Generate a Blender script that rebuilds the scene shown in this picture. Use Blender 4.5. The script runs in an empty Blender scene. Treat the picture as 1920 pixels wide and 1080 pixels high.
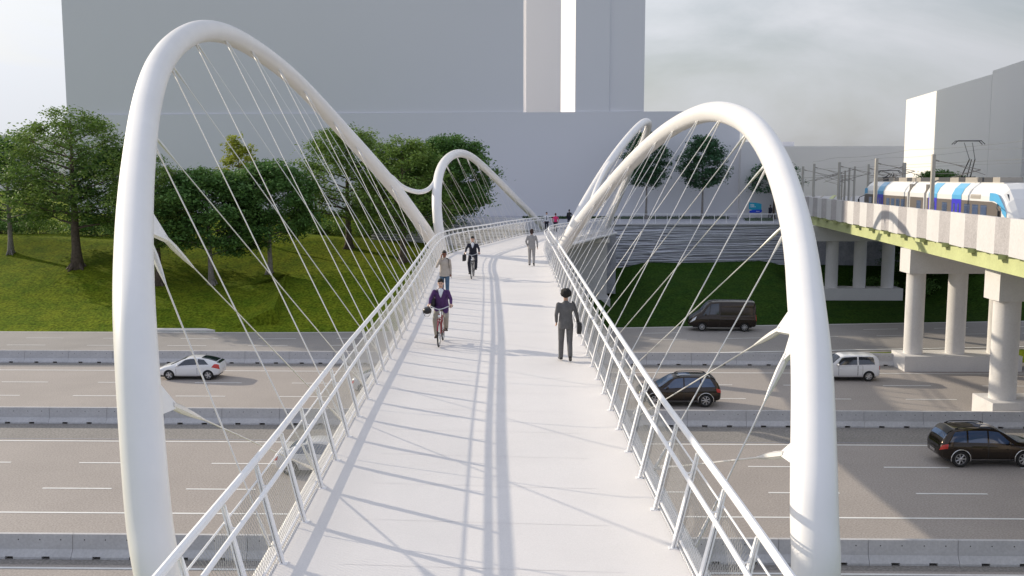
import bpy, bmesh, math, random
from mathutils import Vector, Matrix
R = math.radians
S = bpy.context.scene
COL = S.collection
random.seed(7)
CAMZ = 13.4
TH = R(6.84)
F = 1950.0

def P(px, py, Y):
    """point at forward distance Y seen at photo pixel px,py"""
    a = (px - 960) / F; b = (540 - py) / F
    d = Vector((a, math.cos(TH) + b * math.sin(TH), -math.sin(TH) + b * math.cos(TH)))
    t = Y / d.y
    return Vector((d.x * t, Y, CAMZ + d.z * t))

def lerp(a, b, t): return a + (b - a) * t
def interp(x, pts):
    if x <= pts[0][0]: return pts[0][1]
    for (a, va), (b, vb) in zip(pts, pts[1:]):
        if x <= b: return va + (vb - va) * (x - a) / (b - a)
    return pts[-1][1]
def smooth(t): t = max(0., min(1., t)); return t * t * (3 - 2 * t)

# ---------------------------------------------------------------- materials
MATS = {}
def mat(name, col, rough=.6, metal=0., var=0., vscale=3., bump=0., bscale=40., spec=.5, col2=None, fine=0., coat=0., emis=None, trans=0.):
    m = bpy.data.materials.new(name); m.use_nodes = True
    nt = m.node_tree; N = nt.nodes; L = nt.links
    b = N['Principled BSDF']
    b.inputs['Base Color'].default_value = (*col, 1)
    b.inputs['Roughness'].default_value = rough
    b.inputs['Metallic'].default_value = metal
    b.inputs['Specular IOR Level'].default_value = spec
    if coat: b.inputs['Coat Weight'].default_value = coat; b.inputs['Coat Roughness'].default_value = .04
    if emis: b.inputs['Emission Color'].default_value = (*emis[0], 1); b.inputs['Emission Strength'].default_value = emis[1]
    tc = N.new('ShaderNodeTexCoord')
    if var or col2 or fine:
        c2 = col2 or tuple(min(1, c * (1 + var)) for c in col)
        c1 = col if col2 else tuple(c * (1 - var) for c in col)
        n = N.new('ShaderNodeTexNoise'); n.inputs['Scale'].default_value = vscale; n.inputs['Detail'].default_value = 6; n.inputs['Roughness'].default_value = .65
        L.new(tc.outputs['Object'], n.inputs['Vector'])
        r = N.new('ShaderNodeMapRange'); r.inputs[1].default_value = .32; r.inputs[2].default_value = .68
        L.new(n.outputs['Fac'], r.inputs[0])
        mx = N.new('ShaderNodeMix'); mx.data_type = 'RGBA'
        mx.inputs[6].default_value = (*c1, 1); mx.inputs[7].default_value = (*c2, 1)
        L.new(r.outputs[0], mx.inputs[0])
        out = mx.outputs[2]
        if fine:
            n2 = N.new('ShaderNodeTexNoise'); n2.inputs['Scale'].default_value = bscale; n2.inputs['Detail'].default_value = 3
            L.new(tc.outputs['Object'], n2.inputs['Vector'])
            r2 = N.new('ShaderNodeMapRange'); r2.inputs[1].default_value = .3; r2.inputs[2].default_value = .7; r2.inputs[3].default_value = 1 - fine; r2.inputs[4].default_value = 1 + fine
            L.new(n2.outputs['Fac'], r2.inputs[0])
            h = N.new('ShaderNodeVectorMath'); h.operation = 'SCALE'
            L.new(out, h.inputs[0]); L.new(r2.outputs[0], h.inputs['Scale']); out = h.outputs[0]
        L.new(out, b.inputs['Base Color'])
    if bump:
        n3 = N.new('ShaderNodeTexNoise'); n3.inputs['Scale'].default_value = bscale; n3.inputs['Detail'].default_value = 4
        L.new(tc.outputs['Object'], n3.inputs['Vector'])
        bp = N.new('ShaderNodeBump'); bp.inputs['Strength'].default_value = bump; bp.inputs['Distance'].default_value = .02
        L.new(n3.outputs['Fac'], bp.inputs['Height']); L.new(bp.outputs[0], b.inputs['Normal'])
    if trans:
        t = N.new('ShaderNodeBsdfTranslucent'); ms = N.new('ShaderNodeMixShader'); ms.inputs[0].default_value = trans
        if b.inputs['Base Color'].links: L.new(b.inputs['Base Color'].links[0].from_socket, t.inputs['Color'])
        else: t.inputs['Color'].default_value = (*col, 1)
        L.new(b.outputs[0], ms.inputs[1]); L.new(t.outputs[0], ms.inputs[2])
        L.new(ms.outputs[0], N['Material Output'].inputs['Surface'])
    MATS[name] = m
    return m

mat('white_steel', (.80, .785, .775), .38, var=.03, vscale=.6)
mat('rail_steel', (.87, .865, .87), .38, .0, var=.03)
mat('deck_top', (.68, .66, .655), .75, var=.035, vscale=.35, fine=.05, bscale=60, bump=.08)
mat('cable', (.72, .70, .68), .4, .35)
mat('mesh_wire', (.42, .42, .43), .45, .3)
mat('asphalt', (.345, .31, .285), .88, var=.06, vscale=.22, fine=.22, bscale=14, bump=.2)
mat('asphalt_ramp', (.30, .28, .265), .88, var=.1, vscale=.18, fine=.2, bscale=14, bump=.2)
mat('shoulder', (.24, .225, .21), .92, var=.08, vscale=.4, fine=.3, bscale=10, bump=.3)
mat('paint_line', (.78, .78, .76), .7, var=.08, vscale=2)
mat('concrete', (.50, .495, .50), .85, var=.08, vscale=.9, fine=.08, bscale=12, bump=.1)
mat('concrete_light', (.66, .64, .62), .85, var=.04, vscale=.5, fine=.04, bscale=10, bump=.1)
mat('panel_smooth', (.60, .59, .59), .8, var=.05, vscale=.7, fine=.06, bscale=8)
mat('panel_rough', (.42, .40, .405), .95, var=.08, vscale=.8, fine=.16, bscale=14, bump=.5)
mat('green_girder', (.50, .54, .26), .7, var=.09, vscale=.5, fine=.06, bscale=9)
mat('grass_shaded', (.030, .060, .008), .95, spec=.04, col2=(.016, .044, .007), vscale=.55, fine=.5, bscale=5, bump=.8)  # same grass, with the right slope's shade put into the colour
mat('grass', (.17, .20, .015), .95, spec=.04, col2=(.085, .135, .010), vscale=.55, fine=.5, bscale=5, bump=.8)  # lighter olive, the left bank's sunlight put into the colour
mat('building_grey', (.73, .725, .745), .9, var=.012, vscale=.03)
mat('building_pale', (.70, .685, .68), .9, var=.02, vscale=.05)
mat('building_white', (.80, .79, .77), .9, var=.012, vscale=.03)
mat('plaza_paving', (.34, .35, .40), .85, col2=(.52, .52, .56), vscale=1.6, fine=.15, bscale=9)
mat('rib_grey', (.60, .61, .65), .7, var=.12, vscale=.5)
mat('rib_back', (.30, .30, .33), .9)
mat('bark', (.11, .085, .065), .95, var=.35, vscale=5, bump=.8, bscale=14)
mat('bark_pale', (.24, .22, .20), .95, var=.3, vscale=5, bump=.8, bscale=14)
mat('leaf_dark', (.06, .145, .038), .6, col2=(.15, .27, .065), vscale=.5, trans=.25, spec=.25)
mat('leaf_mid', (.10, .19, .04), .6, col2=(.24, .34, .075), vscale=.5, trans=.3, spec=.25)
mat('leaf_blue', (.045, .12, .06), .6, col2=(.09, .19, .085), vscale=.6, trans=.25, spec=.25)
mat('leaf_gold', (.26, .32, .04), .6, col2=(.42, .44, .07), vscale=.6, trans=.3, spec=.25)
mat('hedge', (.02, .055, .012), .9, var=.3, vscale=4, bump=.6, bscale=9)
mat('black_paint', (.045, .035, .028), .13, .85, coat=.4, spec=.4)
mat('white_paint', (.76, .76, .77), .3, coat=.6)
mat('silver_paint', (.62, .63, .65), .28, .25, coat=.7)
mat('black_plastic', (.02, .02, .022), .55)
mat('glass_dark', (.012, .018, .03), .04, spec=.9, coat=.5)
mat('glass_blue', (.035, .07, .15), .05, spec=.9, coat=.6)
mat('tyre', (.018, .018, .018), .85)
mat('rim', (.55, .55, .56), .28, .8)
mat('chrome', (.7, .7, .7), .15, 1.)
mat('tail_red', (.55, .03, .02), .25, coat=.5)
mat('head_lamp', (.75, .77, .8), .12, .3, coat=.8)
mat('seam', (.03, .03, .03), .8)
mat('pole', (.42, .40, .36), .55, .5, var=.1)
mat('wire', (.25, .23, .21), .5, .5)
mat('tram_white', (.80, .79, .77), .35, coat=.3)
mat('tram_roof', (.62, .60, .57), .5)
mat('tram_sky', (.10, .42, .72), .35, coat=.3)
mat('tram_blue', (.035, .025, .55), .35, coat=.3)
mat('tram_band', (.13, .11, .095), .45)
mat('tram_grey', (.36, .33, .29), .5)
mat('sign_teal', (.01, .32, .46), .5)
mat('sign_blue', (.01, .06, .55), .5)
mat('sign_white', (.8, .8, .8), .5)
mat('glass_rail', (.45, .47, .50), .3, .3)
SKIN = [mat('skin_pale', (.58, .36, .27), .55), mat('skin_brown', (.22, .085, .045), .55), mat('skin_tan', (.42, .24, .16), .55)]
mat('suit_grey', (.115, .112, .112), .9, var=.18, vscale=9, bump=.3, bscale=30)
mat('suit_light', (.30, .29, .285), .9, var=.1, vscale=9)
mat('suit_navy', (.014, .016, .028), .85, var=.2, vscale=9)
mat('cardigan', (.075, .03, .115), .95, var=.25, vscale=12, bump=.4, bscale=40)
mat('trouser_beige', (.33, .29, .24), .9, var=.1, vscale=8)
mat('jacket_beige', (.42, .37, .32), .9, var=.1, vscale=8)
mat('denim', (.06, .11, .18), .9, var=.2, vscale=10)
mat('shirt_white', (.68, .70, .74), .85)
mat('pink_top', (.62, .03, .15), .85)
mat('shoe_black', (.015, .014, .013), .45)
mat('shoe_brown', (.045, .025, .016), .5)
mat('hair_black', (.012, .010, .009), .8, bump=.9, bscale=60)
mat('hair_brown', (.035, .015, .010), .7, bump=.6, bscale=60)
mat('hair_red', (.10, .018, .010), .7, bump=.6, bscale=60)
mat('leather', (.014, .013, .013), .4)
mat('bike_red', (.28, .02, .03), .3, coat=.5)
mat('bike_black', (.03, .03, .032), .35, coat=.5)
mat('eye', (.02, .015, .012), .2)
mat('lips', (.35, .12, .10), .5)
mat('phone', (.01, .01, .01), .2)
mat('roof_dark', (.05, .052, .06), .7)

# ---------------------------------------------------------------- mesh builder
class MB:
    def __init__(s): s.v = []; s.f = []; s.m = []
    def add(s, vs, fs, m=0):
        o = len(s.v); s.v += [tuple(v) for v in vs]
        for f in fs: s.f.append(tuple(o + i for i in f)); s.m.append(m)
        return s
    def box(s, c, d, m=0, rot=None, bev=0):
        hx, hy, hz = d[0] / 2, d[1] / 2, d[2] / 2
        vs = [Vector((x, y, z)) for x in (-hx, hx) for y in (-hy, hy) for z in (-hz, hz)]
        if rot is not None: vs = [rot @ v for v in vs]
        vs = [v + Vector(c) for v in vs]
        return s.add(vs, [(0, 1, 3, 2), (4, 6, 7, 5), (0, 4, 5, 1), (2, 3, 7, 6), (0, 2, 6, 4), (1, 5, 7, 3)], m)
    def tube(s, pts, r, n=8, m=0, caps=True, flat=None):
        pts = [Vector(p) for p in pts]; k = len(pts)
        rs = r if isinstance(r, (list, tuple)) else [r] * k
        T = []
        for i in range(k):
            t = (pts[min(i + 1, k - 1)] - pts[max(i - 1, 0)])
            T.append(t.normalized() if t.length > 1e-9 else Vector((0, 0, 1)))
        a = Vector((0, 0, 1)) if abs(T[0].z) < .9 else Vector((1, 0, 0))
        U = (a - T[0] * a.dot(T[0])).normalized()
        vs = []
        for i in range(k):
            U = (U - T[i] * U.dot(T[i]))
            U = U.normalized() if U.length > 1e-6 else T[i].orthogonal().normalized()
            W = T[i].cross(U)
            fa, fb = (flat or (1, 1))
            for j in range(n):
                q = 2 * math.pi * j / n
                vs.append(pts[i] + (U * math.cos(q) * fa + W * math.sin(q) * fb) * rs[i])
        fs = [(i * n + j, i * n + (j + 1) % n, (i + 1) * n + (j + 1) % n, (i + 1) * n + j) for i in range(k - 1) for j in range(n)]
        if caps: fs += [tuple(range(n - 1, -1, -1)), tuple((k - 1) * n + j for j in range(n))]
        return s.add(vs, fs, m)
    def prism(s, poly, z0, z1, m=0, mt=None):
        n = len(poly)
        vs = [(x, y, z0) for x, y in poly] + [(x, y, z1) for x, y in poly]
        s.add(vs, [(i, (i + 1) % n, n + (i + 1) % n, n + i) for i in range(n)] + [tuple(range(n - 1, -1, -1))], m)
        return s.add([(x, y, z1) for x, y in poly], [tuple(range(n))], m if mt is None else mt)
    def extr(s, prof, a, b, m=0):
        """profile of (outward y, z) swept between x=a and x=b"""
        n = len(prof)
        vs = [(a, y, z) for y, z in prof] + [(b, y, z) for y, z in prof]
        return s.add(vs, [(i, n + i, n + (i + 1) % n, (i + 1) % n) for i in range(n)] + [tuple(range(n)), tuple(range(2 * n - 1, n - 1, -1))], m)
    def ell(s, c, r, m=0, nu=14, nv=9, rot=None):
        vs = []; c = Vector(c)
        for i in range(1, nv):
            ph = math.pi * i / nv
            for j in range(nu):
                q = 2 * math.pi * j / nu
                v = Vector((r[0] * math.sin(ph) * math.cos(q), r[1] * math.sin(ph) * math.sin(q), r[2] * math.cos(ph)))
                vs.append(c + (rot @ v if rot is not None else v))
        top = Vector((0, 0, r[2])); bot = Vector((0, 0, -r[2]))
        if rot is not None: top = rot @ top; bot = rot @ bot
        k = len(vs); vs += [c + top, c + bot]
        fs = [(i * nu + j, (i + 1) * nu + j, (i + 1) * nu + (j + 1) % nu, i * nu + (j + 1) % nu) for i in range(nv - 2) for j in range(nu)]
        fs += [(k, j, (j + 1) % nu) for j in range(nu)] + [(k + 1, (nv - 2) * nu + (j + 1) % nu, (nv - 2) * nu + j) for j in range(nu)]
        return s.add(vs, fs, m)
    def lathe(s, prof, n, axis='y', c=(0, 0, 0), m=0):
        """profile of (radius, along axis), closed ring"""
        c = Vector(c); vs = []; k = len(prof)
        for j in range(n):
            q = 2 * math.pi * j / n
            for r, h in prof:
                a, b = r * math.cos(q), r * math.sin(q)
                vs.append(c + (Vector((a, h, b)) if axis == 'y' else Vector((a, b, h)) if axis == 'z' else Vector((h, a, b))))
        fs = [(j * k + i, j * k + (i + 1) % k, ((j + 1) % n) * k + (i + 1) % k, ((j + 1) % n) * k + i) for j in range(n) for i in range(k)]
        return s.add(vs, fs, m)
    def build(s, name, mats, parent=None, sm=False, loc=None, fix=True):
        me = bpy.data.meshes.new(name); me.from_pydata(s.v, [], s.f)
        for m in (mats if isinstance(mats, (list, tuple)) else [mats]): me.materials.append(MATS[m] if isinstance(m, str) else m)
        if any(s.m): me.polygons.foreach_set('material_index', s.m)
        if fix and len(s.f) < 60000:
            b = bmesh.new(); b.from_mesh(me); bmesh.ops.recalc_face_normals(b, faces=b.faces); b.to_mesh(me); b.free()
        if sm:
            me.polygons.foreach_set('use_smooth', [True] * len(me.polygons))
            if sm != 'all': me.set_sharp_from_angle(angle=R(42))
        me.update()
        o = bpy.data.objects.new(name, me); COL.objects.link(o)
        if parent: o.parent = parent
        if loc: o.location = loc
        return o

def tag(o, label=None, cat=None, group=None, kind=None):
    if label: o['label'] = label
    if cat: o['category'] = cat
    if group: o['group'] = group
    if kind: o['kind'] = kind
    return o
def thing(name, label, cat, loc=(0, 0, 0), rz=0, group=None):
    o = bpy.data.objects.new(name, None); COL.objects.link(o)
    o.empty_display_size = .3; o.location = loc; o.rotation_euler = (0, 0, rz)
    return tag(o, label, cat, group)
def struct(o): o['kind'] = 'structure'; return o
KIDS = {}
def dup(o, loc=None, rz=None, label=None, group=None, scale=None, parent=None):
    c = o.copy(); COL.objects.link(c)
    if parent is not None: c.parent = parent
    if loc is not None: c.location = loc
    if rz is not None: c.rotation_euler = (0, 0, rz)
    if scale is not None: c.scale = scale if isinstance(scale, tuple) else (scale,) * 3
    if label: c['label'] = label
    if group: c['group'] = group
    for ch in [x for x in bpy.data.objects if x.parent == o]: dup(ch, parent=c)
    return c
def crom(pts, n=6):
    """Catmull-Rom through tuples"""
    out = []; k = len(pts)
    for i in range(k - 1):
        p0, p1, p2, p3 = pts[max(i - 1, 0)], pts[i], pts[i + 1], pts[min(i + 2, k - 1)]
        for j in range(n):
            t = j / n
            out.append(tuple(.5 * (2 * b + (c - a) * t + (2 * a - 5 * b + 4 * c - d) * t * t + (3 * b - a - 3 * c + d) * t ** 3) for a, b, c, d in zip(p0, p1, p2, p3)))
    out.append(tuple(pts[-1])); return out
SUN_E = 4.3; SKY_S = .098; EXPO = 0
# ================================================================ camera, light, sky
cam = bpy.data.objects.new('camera', bpy.data.cameras.new('camera')); COL.objects.link(cam)
cam.location = (0, 0, CAMZ); cam.rotation_euler = (R(90) - TH, 0, 0)
cam.data.sensor_width = 36; cam.data.lens = 36 * F / 1920; cam.data.clip_start = .1; cam.data.clip_end = 6000
S.camera = cam
SUNV = Vector((-.857 * math.cos(R(20.3)), .515 * math.cos(R(20.3)), math.sin(R(20.3)))).normalized()
sl = bpy.data.lights.new('sun', 'SUN'); sl.energy = SUN_E; sl.angle = R(.5); sl.color = (1, .88, .70)
so = bpy.data.objects.new('sun', sl); COL.objects.link(so); so.rotation_euler = (-SUNV).to_track_quat('-Z', 'Y').to_euler()
W = bpy.data.worlds.new('World'); S.world = W; W.use_nodes = True
nt = W.node_tree; N = nt.nodes; L = nt.links
sky = N.new('ShaderNodeTexSky'); sky.sky_type = 'NISHITA'; sky.sun_disc = False
sky.sun_elevation = R(20.3); sky.sun_rotation = math.atan2(SUNV.x, SUNV.y); sky.air_density = 1; sky.dust_density = 2
tc = N.new('ShaderNodeTexCoord')
mp = N.new('ShaderNodeMapping'); mp.inputs['Scale'].default_value = (1, 1, 3.2)
L.new(tc.outputs['Generated'], mp.inputs[0])
cn = N.new('ShaderNodeTexNoise'); cn.inputs['Scale'].default_value = 2.6; cn.inputs['Detail'].default_value = 8; cn.inputs['Roughness'].default_value = .55; cn.inputs['Distortion'].default_value = .4
L.new(mp.outputs[0], cn.inputs['Vector'])
cr = N.new('ShaderNodeMapRange'); cr.inputs[1].default_value = .34; cr.inputs[2].default_value = .58; cr.inputs[3].default_value = .48; cr.inputs[4].default_value = 1.0
L.new(cn.outputs['Fac'], cr.inputs[0])
dp = N.new('ShaderNodeVectorMath'); dp.operation = 'DOT_PRODUCT'; dp.inputs[1].default_value = SUNV
L.new(tc.outputs['Generated'], dp.inputs[0])
gr = N.new('ShaderNodeMapRange'); gr.inputs[1].default_value = .1; gr.inputs[2].default_value = .95; gr.inputs[3].default_value = 7.2; gr.inputs[4].default_value = 11.2
L.new(dp.outputs['Value'], gr.inputs[0])
sx = N.new('ShaderNodeSeparateXYZ'); L.new(tc.outputs['Generated'], sx.inputs[0])
dpy = N.new('ShaderNodeVectorMath'); dpy.operation = 'DOT_PRODUCT'; dpy.inputs[1].default_value = (.35, -.9, .25)
L.new(tc.outputs['Generated'], dpy.inputs[0])
bk = N.new('ShaderNodeMapRange'); bk.inputs[1].default_value = -.25; bk.inputs[2].default_value = .6; bk.inputs[3].default_value = 0; bk.inputs[4].default_value = 1
L.new(dpy.outputs['Value'], bk.inputs[0])
hz = N.new('ShaderNodeMapRange'); hz.inputs[1].default_value = -.02; hz.inputs[2].default_value = .26; hz.inputs[3].default_value = .74; hz.inputs[4].default_value = 1.10
L.new(sx.outputs['Z'], hz.inputs[0])
mm = N.new('ShaderNodeMath'); mm.operation = 'MULTIPLY'; L.new(gr.outputs[0], mm.inputs[0]); L.new(hz.outputs[0], mm.inputs[1])
cc = N.new('ShaderNodeVectorMath'); cc.operation = 'SCALE'; cc.inputs[0].default_value = (.955, .985, 1.045); L.new(mm.outputs[0], cc.inputs['Scale'])
mb_ = N.new('ShaderNodeMix'); mb_.data_type = 'RGBA'
mb_.inputs[7].default_value = (6.4, 7.0, 8.8, 1); L.new(bk.outputs[0], mb_.inputs[0]); L.new(cc.outputs[0], mb_.inputs[6])  # unseen sky behind the camera, set bluer to fill shaded building faces
mx = N.new('ShaderNodeMix'); mx.data_type = 'RGBA'
L.new(cr.outputs[0], mx.inputs[0]); L.new(sky.outputs[0], mx.inputs[6]); L.new(mb_.outputs[2], mx.inputs[7])
bg = N['Background']; L.new(mx.outputs[2], bg.inputs['Color']); bg.inputs['Strength'].default_value = SKY_S
S.view_settings.view_transform = 'Standard'; S.view_settings.look = 'None'; S.view_settings.exposure = EXPO; S.view_settings.gamma = 1
S.view_settings.use_curve_mapping = False

# ================================================================ terrain
YAW = -.02
def gcurve(X):
    t = X + 15
    return 0 if t < -6 else (.125 * (t + 6) ** 2 / 24 if t < 6 else .125 * t)
def edgeY(X): return 81.7 + YAW * X + gcurve(min(X, 90))
PZ = 6.95     # plaza level
def terr(X, Y):
    e = edgeY(X) + .5
    if Y < 19:
        return -.06 + min(4.0, max(0, (16 - Y)) * .22)
    if Y <= e: return -.06
    d = Y - e
    left = min(d * .275, 5.9 + max(0, Y - 112) * .09) if Y < 126 else 7.1
    left = left if Y < 126 else 7.0
    right = .145 * d
    far = min(d * .27, 6.9)
    if X < 2: w = 0
    elif X < 9: w = smooth((X - 2) / 7)
    else: w = 1
    z = lerp(left, right, w)
    if 8 < X < 15: z -= 1.5 * (1 - smooth((X - 9) / 5.5)) * smooth(d / 16)
    if X > 29: z = lerp(z, far, smooth((X - 29) / 8))
    if X > -14 and Y > 108.5: z = min(z, 2.6) if X < 60 else z
    z += .25 * math.sin(X * .23 + 1) * math.sin(Y * .31) * smooth(d / 8)
    # folded drainage spur on the left slope
    if False:
        u = X + 21.6; w2 = max(0, 1 - abs(u - (Y - 92) * .35) / 2.6)
        z += 1.15 * w2 * max(0, min(1, (d - 1.2) / 4)) * max(0, min(1, (98 - Y) / 6))
    if 26 < X < 46 and Y > 80:
        k = smooth((X - 26) / 3) * smooth((46 - X) / 6)
        z = lerp(z, min(z, .012 * d + max(0, Y - 103.5) * .5), k)
    if Y > 140 and X > 38: z = min(z, 2.5)
    return max(z, -.06)
g = MB()
xs = [-900, -500, -300, -200, -140, -110] + [-90 + 1.0 * i for i in range(171)] + [90, 110, 140, 200, 300, 500, 900]
ys = [-600, -300, -120, -60, -30, -10, 0, 6, 10, 13, 16, 19, 40, 60, 76] + [78 + .8 * i for i in range(66)] + [135, 150, 180, 260, 500, 1500, 4000]
g.add([(x, y, terr(x, y)) for y in ys for x in xs], [(j * len(xs) + i, j * len(xs) + i + 1, (j + 1) * len(xs) + i + 1, (j + 1) * len(xs) + i) for j in range(len(ys) - 1) for i in range(len(xs) - 1)])
go_ = struct(g.build('ground', ['grass', 'grass_shaded'], sm='all'))
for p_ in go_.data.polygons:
    if p_.center.x > 4 and p_.center.y > 60: p_.material_index = 1  # right slope takes the grass colour with painted shade

b = MB()
A_, B_, C_, D_ = (-22.9, 83.2, 0.05), (-19.35, 83.9, 1.75), (-18.95, 84.0, .05), (-20.7, 95.2, terr(-20.7, 95.2) + .03)
E_ = (-24.2, 91.5, terr(-24.2, 91.5) - .05)
b.add([A_, B_, C_, D_, E_], [(0, 2, 1), (1, 2, 3), (0, 1, 3), (0, 3, 4), (0, 4, 3, 2)])
struct(b.build('grass_spur', 'grass'))
def strip(name, f0, f1, z, m, x0=-400, x1=400, step=4):
    b = MB(); X = [x0 + step * i for i in range(int((x1 - x0) / step) + 1)]
    n = len(X)
    b.add([(x, f0(x), z) for x in X] + [(x, f1(x), z) for x in X], [(i, i + 1, n + i + 1, n + i) for i in range(n - 1)])
    return struct(b.build(name, m))
V = lambda v: (lambda x: v + YAW * x)
strip('highway', V(19.5), V(70.3), 0, 'asphalt')
strip('ramp_road', V(70.2), edgeY, -.004, 'asphalt_ramp')
strip('highway_shoulder', V(49.15), V(52.9), .005, 'shoulder')
strip('highway_shoulder', V(67.4), V(69.6), .005, 'shoulder')
strip('highway_shoulder', V(33.3), V(35), .005, 'shoulder')
# grassy wedge between highway and ramp
b = MB(); X = [10 + 3 * i for i in range(80)]
n = len(X); b.add([(x, 69.9 + YAW * x, .03) for x in X] + [(x, max(69.92, 69.35 + gcurve(min(x, 90)) - .9) + YAW * x, .03) for x in X], [(i, i + 1, n + i + 1, n + i) for i in range(n - 1)])
struct(b.build('grass_wedge', 'grass'))
# dark joint gaps
b = MB()
for v, w in ((49.2, .09), (67.35, .08)):
    b.add([(-400, v + 8, .009), (400, v - 8, .009), (400, v - 8 + w, .009), (-400, v + 8 + w, .009)], [(0, 1, 2, 3)])
struct(b.build('road_joint', 'rib_back'))
# painted lines
b = MB()
def solid(f, w=.14, z=.01, x0=-380, x1=380):
    X = [x0 + 4 * i for i in range(int((x1 - x0) / 4) + 1)]; n = len(X)
    b.add([(x, f(x) - w / 2, z) for x in X] + [(x, f(x) + w / 2, z) for x in X], [(i, i + 1, n + i + 1, n + i) for i in range(n - 1)])
def dashed(f, w=.13, z=.01, x0=-150, x1=150):
    k = 4.5 + 6 * math.floor((x0 - 4.5) / 6)
    while k < x1:
        b.add([(k, f(k) - w / 2, z), (k + 2.9, f(k + 2.9) - w / 2, z), (k + 2.9, f(k + 2.9) + w / 2, z), (k, f(k) + w / 2, z)], [(0, 1, 2, 3)]); k += 6
for v in (48.85, 38.5, 66.1, 33.0, 53.6, 21.6): solid(V(v))
for v in (45.2, 41.5, 62.4, 58.7, 29.2, 25.4): dashed(V(v))
solid(lambda x: edgeY(x) - .35, .16)
solid(lambda x: 69.35 + gcurve(min(x, 90)) + YAW * x + .15, .26, .032, 0, 380)
dashed(lambda x: edgeY(x) - 3.2); dashed(lambda x: edgeY(x) - 6.3)
struct(b.build('lane_markings', 'paint_line'))
b = MB(); b.prism([(-31, 82.4), (-23.8, 82.35), (-25.6, 83.9), (-31, 84.2)], -.1, .14); struct(b.build('concrete_apron', 'concrete_light'))

# ================================================================ precast barriers
def barrier_mesh():
    b = MB(); l = 2.985
    prof = [(-.30, 0), (-.30, .07), (-.125, .30), (-.075, .81), (.075, .81), (.125, .30), (.30, .07), (.30, 0)]
    # body cut in five pieces so that the two drain notches are real openings
    cuts = [0, .72, 1.0, 1.98, 2.26, l]
    up = [(-.30 + .175 * .1, .093), (-.125, .30), (-.075, .81), (.075, .81), (.125, .30), (.30 - .175 * .1, .093)]
    for i in range(5):
        b.extr(prof if i % 2 == 0 else up, cuts[i], cuts[i + 1])
    for x in (.4, 1.12, 1.86, 2.58):
        b.ell((x, -.098, .62), (.022, .012, .022), 1, 8, 5)
    return b
bar0 = barrier_mesh().build('road_barrier', ['concrete', 'seam'])
first = True
for v, x0, x1, lab in ((52.45, -45, 40, 'grey precast concrete barrier segment in the middle row between the two carriageways'),
                       (68.85, -51, 24.7, 'grey precast concrete barrier segment in the far row beside the ramp road'),
                       (34.05, -30, 27, 'grey precast concrete barrier segment in the nearest row at the bottom of the photo')):
    x = x0
    while x < x1:
        if not (v == 52.45 and 25.6 < x + 1.5 < 31):
            o = bar0 if first else dup(bar0)
            first = False
            o.location = (x, v + YAW * x, .006); o.rotation_euler = (0, 0, YAW)
            tag(o, lab, 'barrier', lab.split(' segment')[0] + 's, ' + lab.split('in the ')[1])
        x += 3.0

# ================================================================ buildings
def bld(name, label, poly, z0, z1, m, roof=None, parent=None):
    b = MB(); b.prism(poly, z0, z1, 0)
    o = b.build(name, m, parent)
    if label: tag(o, label, 'building')
    return o
def q(x, Y): return (x, Y)
def fl(px, Y): return ((px - 960) / F * Y / 1.0, Y)
t = thing('tower_block', 'huge plain grey tower on a podium filling the sky behind the left arch', 'building', (-20, 155, PZ))
def rel(poly, o=(-20, 155)):
    k = .86 if o == (-20, 155) else 1
    return [(x * k - o[0], y * k - o[1]) for x, y in poly]
H = 88
zt = 12.63
A = (-66.7, 157.9); B = (1.6, 149.3); C = (8.9, 148.4); C2 = (9.0, 195); D = (18.4, 147.1)
def off(p, d): return (p[0] + d * .125, p[1] + d)
b = MB(); b.prism(rel([A, B, off(B, 3.5), off(A, 3.5)]), zt, H); b.build('slab', 'building_grey', t)
b = MB(); b.prism(rel([C, (13.6, 147.75), (13.65, 147.95), D, off(D, 45), C2]), zt, H); b.build('slab', 'building_grey', t)
b = MB(); b.prism(rel([(-48, 235), (14, 235), (14, 277.5), (-48, 278)]), -PZ, H - 6); b.build('rear_slab', 'building_grey', t)
b = MB(); b.prism(rel([(A[0] - .3, A[1] - .2), (D[0] + 13.1, 145.3), (36, 178), (20, 195), (-62, 186)]), -8, zt - .02, 0)
b.build('podium', 'building_grey', t)
bld('pavilion', 'pale wall block behind the teal sign beyond the plaza', [(26.95, 123.4), (31.4, 123.1), (34, 146), (29, 148)], 0, 15.9, 'building_pale')
bld('office_block', 'long low grey block far behind the railway poles', [(60, 250), (115, 246), (118, 290), (62, 292)], 0, 17.4, 'building_grey')
bld('roof_house', 'small grey rooftop box just right of the near right arch', [(64.2, 256), (68.8, 256), (68.8, 262), (64.2, 262)], 17.4, 18.6, 'building_grey')
bld('low_block', 'low grey block at the left edge behind the trees', [(-230, 250), (-116, 250), (-116, 280), (-230, 280)], 0, 20, 'building_grey')
w0 = (84.5, 226); w1 = (73.3, 161.5); w2 = (72.6, 161.6); w3 = (67.3, 133); w4 = (66.9, 133.0); w5 = (62, 108)
z = 26.9
t = thing('long_building', 'long building at the right edge, white in the sun and grey in shade', 'building', (80, 180, 0))
o_ = (80, 180)
b = MB(); b.prism(rel([w0, w1, (w1[0] + 40, w1[1] - 4), (w0[0] + 40, w0[1] - 4)], o_), 0, z); b.build('wing', 'building_white', t)
b = MB(); b.prism(rel([(73.3, 161.4), (69.9, 143.8), (112, 140), (113, 157.3)], o_), 0, z + .5); b.build('wing', 'building_white', t)
b = MB(); b.prism(rel([(70.6, 143.7), (68.4, 133.5), (112, 129), (112, 139.9)], o_), 0, z + .45); b.build('wing', 'building_white', t)
b = MB(); b.prism(rel([(67.3, 133.4), (62.4, 110), (110, 107), (111, 128.9)], o_), 0, z + .9); b.build('wing', 'building_white', t)

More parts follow.
